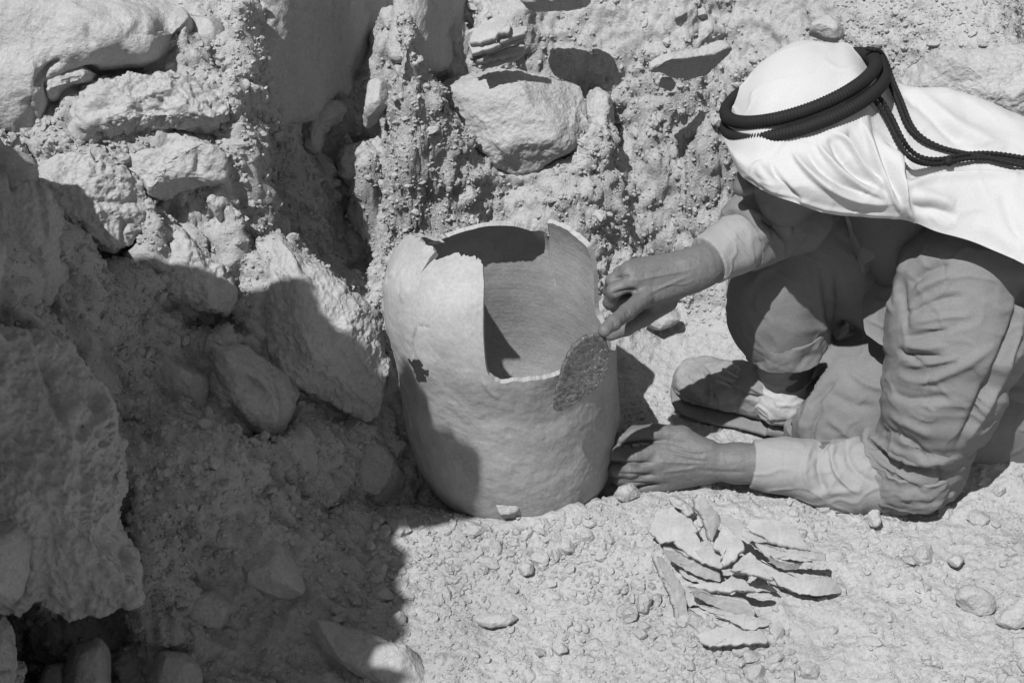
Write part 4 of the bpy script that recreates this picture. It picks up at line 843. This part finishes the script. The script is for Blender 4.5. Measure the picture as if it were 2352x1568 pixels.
# sock and shoe
cloth('sock', chain([P(1812, 770, 2.12), g3(1800, 870, .10), g3(1795, 915, .075)], [.034, .036, .040], .01), .002, .01, 'sock', wr=[(P(1812, 770, 2.12), g3(1795, 915, .05), .3, 60, .0028, None)], nzamp=.002)
hl, toe = g3(1850, 962, .035), g3(1548, 872, .035)
hl[2] = toe[2] = 0.0; fu = unit(toe - hl); fl = np.linalg.norm(toe - hl) + .012; fw_ = np.array([-fu[1], fu[0], 0]); zg = .018
def shoe_loft(hw, top, z0, names, mat, nz_=.0008, lines=(), inset=0.0):
    us = np.linspace(0, 1, 280); n = 170; V = []
    for u in us:
        w = np.interp(u, *hw) - inset; h = np.interp(u, *top)
        e = math.sqrt(max(0, 1 - abs((u - .5) / .5) ** 9)); w *= e
        for a in np.linspace(0, 2 * math.pi, n, endpoint=False):
            ca, sa = math.cos(a), math.sin(a); ex = .7
            y = w * np.sign(ca) * abs(ca) ** ex; z = z0 + h * .5 + h * .5 * np.sign(sa) * abs(sa) ** ex
            sk = .008 * math.sin(u * 3.1)
            V.append(hl + fu * (u * fl - .01) + fw_ * (y + sk) + np.array([0, 0, zg + z]))
    V = np.array(V); i, j = np.meshgrid(np.arange(279), np.arange(n), indexing='ij'); i = i.ravel(); j = j.ravel()
    F = np.stack([i * n + j, (i + 1) * n + j, (i + 1) * n + (j + 1) % n, i * n + (j + 1) % n], 1)
    caps = []
    N = normals(V, F)
    if (N * (V - V.mean(0))).sum() < 0: F = F[:, ::-1]; N = -N
    V = V + N * (fbm(V, 40, 3) * nz_ * 1.5)[:, None]
    if len(lines): V = stroke(V, N, lines)
    return V, F
HW = ([0, .06, .2, .45, .7, .85, .95, 1], [.026, .034, .036, .037, .047, .048, .040, .026])
sv = shoe_loft(HW, ([0, .1, .25, .42, .55, .7, .85, .95, 1], [.062, .074, .080, .082, .074, .058, .048, .040, .026]), .012, 'shoe', 'shoe', inset=.004, nz_=.0018,
   lines=[([(1598,838),(1624,872),(1618,928)],4.5,-.0045),([(1610,838),(1636,872),(1631,928)],4,.003),([(1655,842),(1668,880),(1700,905),(1760,918),(1850,930)],4.5,-.005),([(1530,878),(1570,915),(1640,942),(1740,965),(1850,990)],4,-.004),([(1695,868),(1740,900),(1800,916),(1856,918)],5,.004),([(1560,850),(1580,870),(1600,880)],6,-.003),([(1632,890),(1650,905),(1655,930)],5,.003),([(1620,835),(1640,870),(1635,930)],4,-.002),([(1690,850),(1700,900),(1690,960)],3,-.002),([(1600,850),(1640,865),(1680,880)],7,.003),([(1575,870),(1610,895),(1640,915)],8,-.0025),([(1705,925),(1760,945),(1850,945)],2.5,-.002),([(1740,930),(1745,985)],2.5,-.0015),([(1655,850),(1690,862)],6,.004)])
shoe = part('shoe', *sv, 'shoe')
so = shoe_loft(([0, .06, .2, .45, .7, .85, .95, 1], [.030, .038, .040, .040, .051, .052, .044, .030]), ([0, .25, .26, 1], [.026, .026, .015, .015]), -.004, 'sole', 'sole', nz_=.0006)
part('sole', *so, 'sole', shoe)
lp = [[P(1640, 858, 2.145), P(1662, 866, 2.14), P(1684, 878, 2.145)], [P(1642, 874, 2.145), P(1664, 880, 2.14), P(1682, 890, 2.145)], [P(1658, 846, 2.15), P(1676, 856, 2.145), P(1696, 866, 2.15)], [P(1648, 868, 2.17), P(1662, 850, 2.165), P(1682, 850, 2.165), P(1694, 866, 2.165)], [P(1650, 880, 2.17), P(1668, 868, 2.155), P(1690, 874, 2.155)], [P(1682, 852, 2.16), P(1690, 838, 2.15), P(1700, 846, 2.15), P(1690, 858, 2.155)]]
part('lace', *join(*[tube(q, .0021, 8, ridge=(.004, .12, 1)) for q in lp]), 'under', shoe)

# ---- head scarf
NET = np.array([
 [(1678,352,1.90),(1705,404,1.86),(1762,441,1.83),(1832,470,1.822),(1905,492,1.822),(1990,500,1.83),(2085,508,1.84),(2150,532,1.83),(2260,566,1.81),(2420,650,1.79)],
 [(1667,330,1.90),(1694,372,1.85),(1748,400,1.815),(1815,418,1.803),(1890,425,1.80),(1975,430,1.81),(2070,450,1.82),(2150,462,1.822),(2270,480,1.815),(2420,540,1.80)],
 [(1663,308,1.90),(1692,346,1.85),(1742,358,1.82),(1805,346,1.812),(1870,320,1.81),(1930,286,1.812),(1985,258,1.825),(2075,375,1.85),(2220,398,1.845),(2420,420,1.84)],
 [(1674,275,1.90),(1702,306,1.852),(1750,308,1.824),(1800,292,1.818),(1860,262,1.818),(1920,228,1.822),(1982,190,1.84),(2055,290,1.885),(2200,345,1.885),(2420,392,1.88)],
 [(1692,225,1.90),(1727,222,1.865),(1770,208,1.845),(1820,188,1.842),(1870,166,1.845),(1920,150,1.855),(1972,150,1.875),(2058,232,1.915),(2200,280,1.905),(2420,340,1.90)],
 [(1702,200,1.925),(1741,152,1.93),(1780,120,1.93),(1820,100,1.93),(1862,93,1.935),(1912,97,1.94),(1962,108,1.945),(2078,196,1.96),(2200,212,1.95),(2420,305,1.95)],
 [(1710,260,1.99),(1750,210,2.0),(1790,180,2.01),(1830,160,2.02),(1870,150,2.03),(1915,155,2.03),(1965,170,2.03),(2080,240,2.05),(2200,270,2.05),(2420,370,2.05)],
 [(1730,330,2.0),(1765,340,2.02),(1800,350,2.04),(1840,350,2.05),(1880,350,2.06),(1930,350,2.07),(1980,360,2.08),(2080,400,2.10),(2200,440,2.12),(2420,520,2.12)]])
_x = NET[:, -1:] + (NET[:, -1:] - NET[:, -2:-1]) * np.array([1.3, 1.6, 0]) + np.array([0, 40, .04]); NET = np.concatenate([NET, _x], 1)
NET[2:5, :7, 2] += .010; NET[1:4, :4, 2] += .006; NET[..., 2] -= .05; NET[..., 8:, 2] += .01
NW = P(NET[..., 0], NET[..., 1], NET[..., 2])
SG = catmull(NW, 200, 380); nu_, nv_ = SG.shape[:2]; SV = SG.reshape(-1, 3); SF = grid_faces(nu_, nv_)
for _ in range(3): SV = relax(SV, SF, 1, .5)
SN = normals(SV, SF)
if (SN @ -FW).mean() < 0: SF = SF[:, ::-1]; SN = -SN
tk = (noise(np.stack([pix(SV)[0] * .02, pix(SV)[1] * .004, SV[:, 0] * 0], 1), 1.0)) * .0012
SV = stroke(SV, SN, [
 ([(1768,372),(1786,402),(1812,438),(1840,466)],13,-.008,-1),([(1735,372),(1757,405),(1785,442)],11,.004),
 ([(1822,352),(1846,388),(1885,425),(1935,452),(2000,466),(2040,470)],12,.011,1),([(1850,345),(1880,385),(1925,420),(1980,446)],9,-.007),
 ([(1878,330),(1896,362),(1928,400),(1975,432),(2030,455)],10,.010,1),([(1905,318),(1925,352),(1955,390),(2000,425)],9,-.010),
 ([(1915,308),(1938,318),(1960,352),(1985,392),(2025,430)],10,.011,1),([(1950,300),(1968,335),(1990,372),(2015,410)],8,-.010),
 ([(1978,280),(1996,330),(2014,385),(2040,440),(2068,486)],11,.010,1),([(2000,262),(2022,330),(2040,400),(2062,460)],8,-.008),
 ([(2020,250),(2042,304),(2060,378),(2078,452),(2100,505)],12,.013,-1),([(2046,270),(2066,325),(2078,390)],10,-.010),
 ([(2068,428),(2135,410),(2221,402),(2340,400)],11,.009,-1),([(2072,402),(2150,390),(2240,384),(2340,388)],9,-.012),
 ([(2080,455),(2110,482),(2155,478),(2200,500)],13,-.007),([(2095,448),(2145,455),(2195,472)],15,.005),
 ([(2057,190),(2100,232),(2150,275),(2205,330)],14,-.011),([(2080,205),(2140,255),(2205,298),(2310,348)],20,.009),([(2110,200),(2180,215),(2280,255),(2352,300)],16,.004),
 ([(2300,440),(2322,500),(2345,560)],14,-.004),([(2240,510),(2290,535),(2352,580)],20,.004),([(1700,385),(1760,428),(1830,460),(1905,482),(1990,491),(2085,499)],5,.0025)], amp=1.0)
crs = 1 - np.abs(fbm(SV + .03 * np.stack([noise(SV, 7), noise(SV, 7, 4), noise(SV, 7, 8)], 1), 13, 2, .5, 77)) * 6
SV = SV + SN * (np.clip(crs, 0, 1) * .0011)[:, None]
SV = SV + SN * (tk + fbm(SV, 16, 2) * .0012)[:, None]
scarf = part('headscarf', SV, SF, 'scarf')
md = scarf.modifiers.new('thickness', 'SOLIDIFY'); md.thickness = .0016; md.offset = -1
# rope band and cords
agal = None
sx, sy, sdp = pix(SV)
def on_scarf(px, py, lift):
    q = (sx - px) ** 2 + (sy - py) ** 2; m = q < 81
    d = sdp[m].min() if m.any() else sdp[np.argmin(q)]
    return P(px, py, d - lift)
def ring_pts(a, b, dn, df=0.0, n=90):
    t = np.linspace(0, 2 * math.pi, n, endpoint=False); return np.array([H(a * math.cos(x) + df, b * math.sin(x), dn) for x in t])
ag = part('head_rope', *join(tube(ring_pts(.1005, .0935, .003, -.002), .0083, 20, .0011, ridge=(.0042, .07, 1), closed=True),
                             tube(ring_pts(.106, .0995, -.0165, -.002), .0083, 20, .0011, ridge=(.0042, .07, 1), closed=True)), 'rope')
knot = [H(-.103, .012, .004), H(-.112, .02, -.006), H(-.108, .028, -.018)]
part('knot', *join(tube([H(-.088, -.035, .006), H(-.104, -.01, .004), H(-.110, .01, -.004), H(-.103, .03, -.014), H(-.094, .045, -.018)], .0085, 16, ridge=(.003, .06, 1)), tube([H(-.096, .03, .004), H(-.106, .02, -.01), H(-.1, .035, -.02)], .006, 14)), 'rope', ag)
CA = [(1985,112),(2008,112),(2026,140),(2040,185),(2062,235),(2080,285),(2105,315),(2150,338),(2200,350),(2270,362),(2400,392),(2600,450)]
CB = [(1990,212),(2018,240),(2042,280),(2062,325),(2085,360),(2115,376),(2150,378),(2180,372),(2230,362),(2290,364),(2400,384),(2600,440)]
for CC, o1, o2 in ((CA, (0, 0), (11, 2)), (CB, (0, 0), (7, -11))):
    for o_, l in ((o1, .006), (o2, .0065)):
        pts = [on_scarf(x + o_[0], y + o_[1], l) if x > 2008 else P(x + o_[0], y + o_[1], 1.785 if CC is CB else 1.83) for x, y in CC]
        pts = np.array(pts); dd_ = (pts - CAM) @ FW; ds_ = np.convolve(np.r_[dd_[0], dd_, dd_[-1]], [.25, .5, .25], 'valid'); pts = CAM + (pts - CAM) * (np.minimum(dd_, ds_) / dd_)[:, None]
        part('cord', *tube(pts, .0030, 10, .0012, ridge=(.006, .2, 2)), 'rope', ag)
part('knot', *tube([on_scarf(2168, 376, .007), on_scarf(2176, 372, .009), on_scarf(2186, 368, .007)], .0065, 12), 'rope', ag)
# ------------------------------------------------------------------ crumbs: clods, grit and pebbles nobody could count
def pebble_set(n, seed):
    t = (1 + 5 ** .5) / 2
    Vi = unit(np.array([(-1, t, 0), (1, t, 0), (-1, -t, 0), (1, -t, 0), (0, -1, t), (0, 1, t), (0, -1, -t), (0, 1, -t), (t, 0, -1), (t, 0, 1), (-t, 0, -1), (-t, 0, 1)]))
    Fi = np.array([(0, 11, 5), (0, 5, 1), (0, 1, 7), (0, 7, 10), (0, 10, 11), (1, 5, 9), (5, 11, 4), (11, 10, 2), (10, 7, 6), (7, 1, 8), (3, 9, 4), (3, 4, 2), (3, 2, 6), (3, 6, 8), (3, 8, 9), (4, 9, 5), (2, 4, 11), (6, 2, 10), (8, 6, 7), (9, 8, 1)])
    e = {}; Vl = list(Vi); F2 = []
    def mid(a, b):
        k = (min(a, b), max(a, b))
        if k not in e: e[k] = len(Vl); Vl.append(unit(Vl[a] + Vl[b]))
        return e[k]
    for a, b, c in Fi:
        ab, bc, ca = mid(a, b), mid(b, c), mid(c, a); F2 += [(a, ab, ca), (b, bc, ab), (c, ca, bc), (ab, bc, ca)]
    V0 = np.array(Vl); F0 = np.array(F2); r = np.random.default_rng(seed); out = []
    for _ in range(n):
        V = V0 * (1 + .35 * noise(V0 + r.uniform(0, 99), 1.3)[:, None] + .2 * noise(V0, 3.1, r.uniform(0, 99))[:, None])
        for _ in range(4):
            v = unit(r.normal(size=3)); h = V @ v; V = V - v * np.maximum(0, h - .62)[:, None]
        out.append(V * r.uniform(.7, 1.25, 3) * (1, 1, .75))
    return out, F0
PS, PF = pebble_set(24, 5)
def scatter(name, pos, size, label, mat='soil', sinkf=.25):
    n = len(pos); pick = rng.integers(0, 24, n); A_ = np.array(PS)[pick]; a = rng.uniform(0, 6.28, n); b = rng.normal(0, .5, n)
    ca, sa, cb, sb = np.cos(a), np.sin(a), np.cos(b), np.sin(b)
    R = np.zeros((n, 3, 3)); R[:, 0, 0] = ca; R[:, 0, 1] = -sa * cb; R[:, 0, 2] = sa * sb; R[:, 1, 0] = sa; R[:, 1, 1] = ca * cb; R[:, 1, 2] = -ca * sb; R[:, 2, 1] = sb; R[:, 2, 2] = cb
    V = np.einsum('nij,nkj->nki', R, A_) * size[:, None, None] + pos[:, None]
    F = (PF[None] + (np.arange(n) * len(PS[0]))[:, None, None]).reshape(-1, 3)
    return tag(obj(name, V.reshape(-1, 3), F, M[mat], smooth=False), label, kind='stuff')
T_c = TV[TF]; T_a = np.linalg.norm(np.cross(T_c[:, 2] - T_c[:, 0], T_c[:, 3] - T_c[:, 1]), axis=1); T_m = T_c.mean(1)
def ground_pts(n, x0, x1, y0, y1, dens=None):
    """points spread evenly over the surface, so steep banks get their share"""
    k = np.nonzero((T_m[:, 0] > x0) & (T_m[:, 0] < x1) & (T_m[:, 1] > y0) & (T_m[:, 1] < y1))[0]
    w = T_a[k] * (1 if dens is None else dens(T_m[k], TN[TF[k, 0]])); w = w / w.sum()
    f = k[rng.choice(len(k), n, p=w)]; u, v = rng.uniform(0, 1, (2, n, 1)); c = T_c[f]
    p = c[:, 0] * (1 - u) * (1 - v) + c[:, 1] * u * (1 - v) + c[:, 2] * u * v + c[:, 3] * (1 - u) * v
    return p, TN[TF[f, 0]]
def dn(p, nn):
    c = sstep(-.35, .5, fbm(p, 6, 3, .6, 21)); out = np.hypot(p[:, 0] - 0.0, p[:, 1]) > .15
    man_ = (p[:, 0] > .3) & (p[:, 1] > -.05) & (p[:, 1] < .2)
    return np.clip(.12 + c, 0, 1) * out * np.where(man_, .3, 1)
p, nn = ground_pts(36000, -.75, .85, -.62, .55, dn)
sz = np.clip(rng.lognormal(math.log(.0016), .45, len(p)), .0009, .0065)
scatter('grit', p + nn * (sz * .3)[:, None], sz, 'loose earth crumbs and grit over the floor of the dig')
p, nn = ground_pts(3000, -.8, 1.0, .3, 1.5, lambda p, n: np.clip(.05 + sstep(-.2, .5, fbm(p, 5, 3, .6, 33)), 0, 1))
sz = np.clip(rng.lognormal(math.log(.0021), .5, len(p)), .0010, .009)
scatter('grit', p + nn * (sz * .3)[:, None], sz, 'crumbs and small stones over the far bank and back slope')
p, nn = ground_pts(4600, -.2, .85, -.62, -.06, lambda p, n: np.clip(sstep(-.2, .6, fbm(p, 4, 2, .6, 50)), .05, 1) * (np.hypot(p[:, 0], p[:, 1]) > .17))
sz = np.clip(rng.lognormal(math.log(.0036), .6, len(p)), .0022, .016)
scatter('clods', p + nn * (sz * .12)[:, None], sz, 'broken clods of dry earth on the sunlit foreground')

st2 = lambda p, n: np.clip((1 - n[:, 2]) * 2.2 - .25, 0, 1) * np.clip(.15 + sstep(-.3, .4, fbm(p, 9, 3, .6, 71)), 0, 1)
p, nn = ground_pts(5000, -.6, .9, .22, .75, st2)
sz = np.clip(rng.lognormal(math.log(.0026), .55, len(p)), .0012, .012)
scatter('crumbly_earth', p + nn * (sz * .1)[:, None], sz, 'crumbling lumps of dry earth packed over the steep back bank')
p, nn = ground_pts(7000, -.75, -.1, -.55, .3, lambda p, n: np.clip(.2 + sstep(-.2, .5, fbm(p, 7, 3, .6, 91)), 0, 1))
sz = np.clip(rng.lognormal(math.log(.0030), .5, len(p)), .0014, .011)
scatter('crumbly_earth', p + nn * (sz * .1)[:, None], sz, 'lumps of earth and small stones packed over the shaded slope')
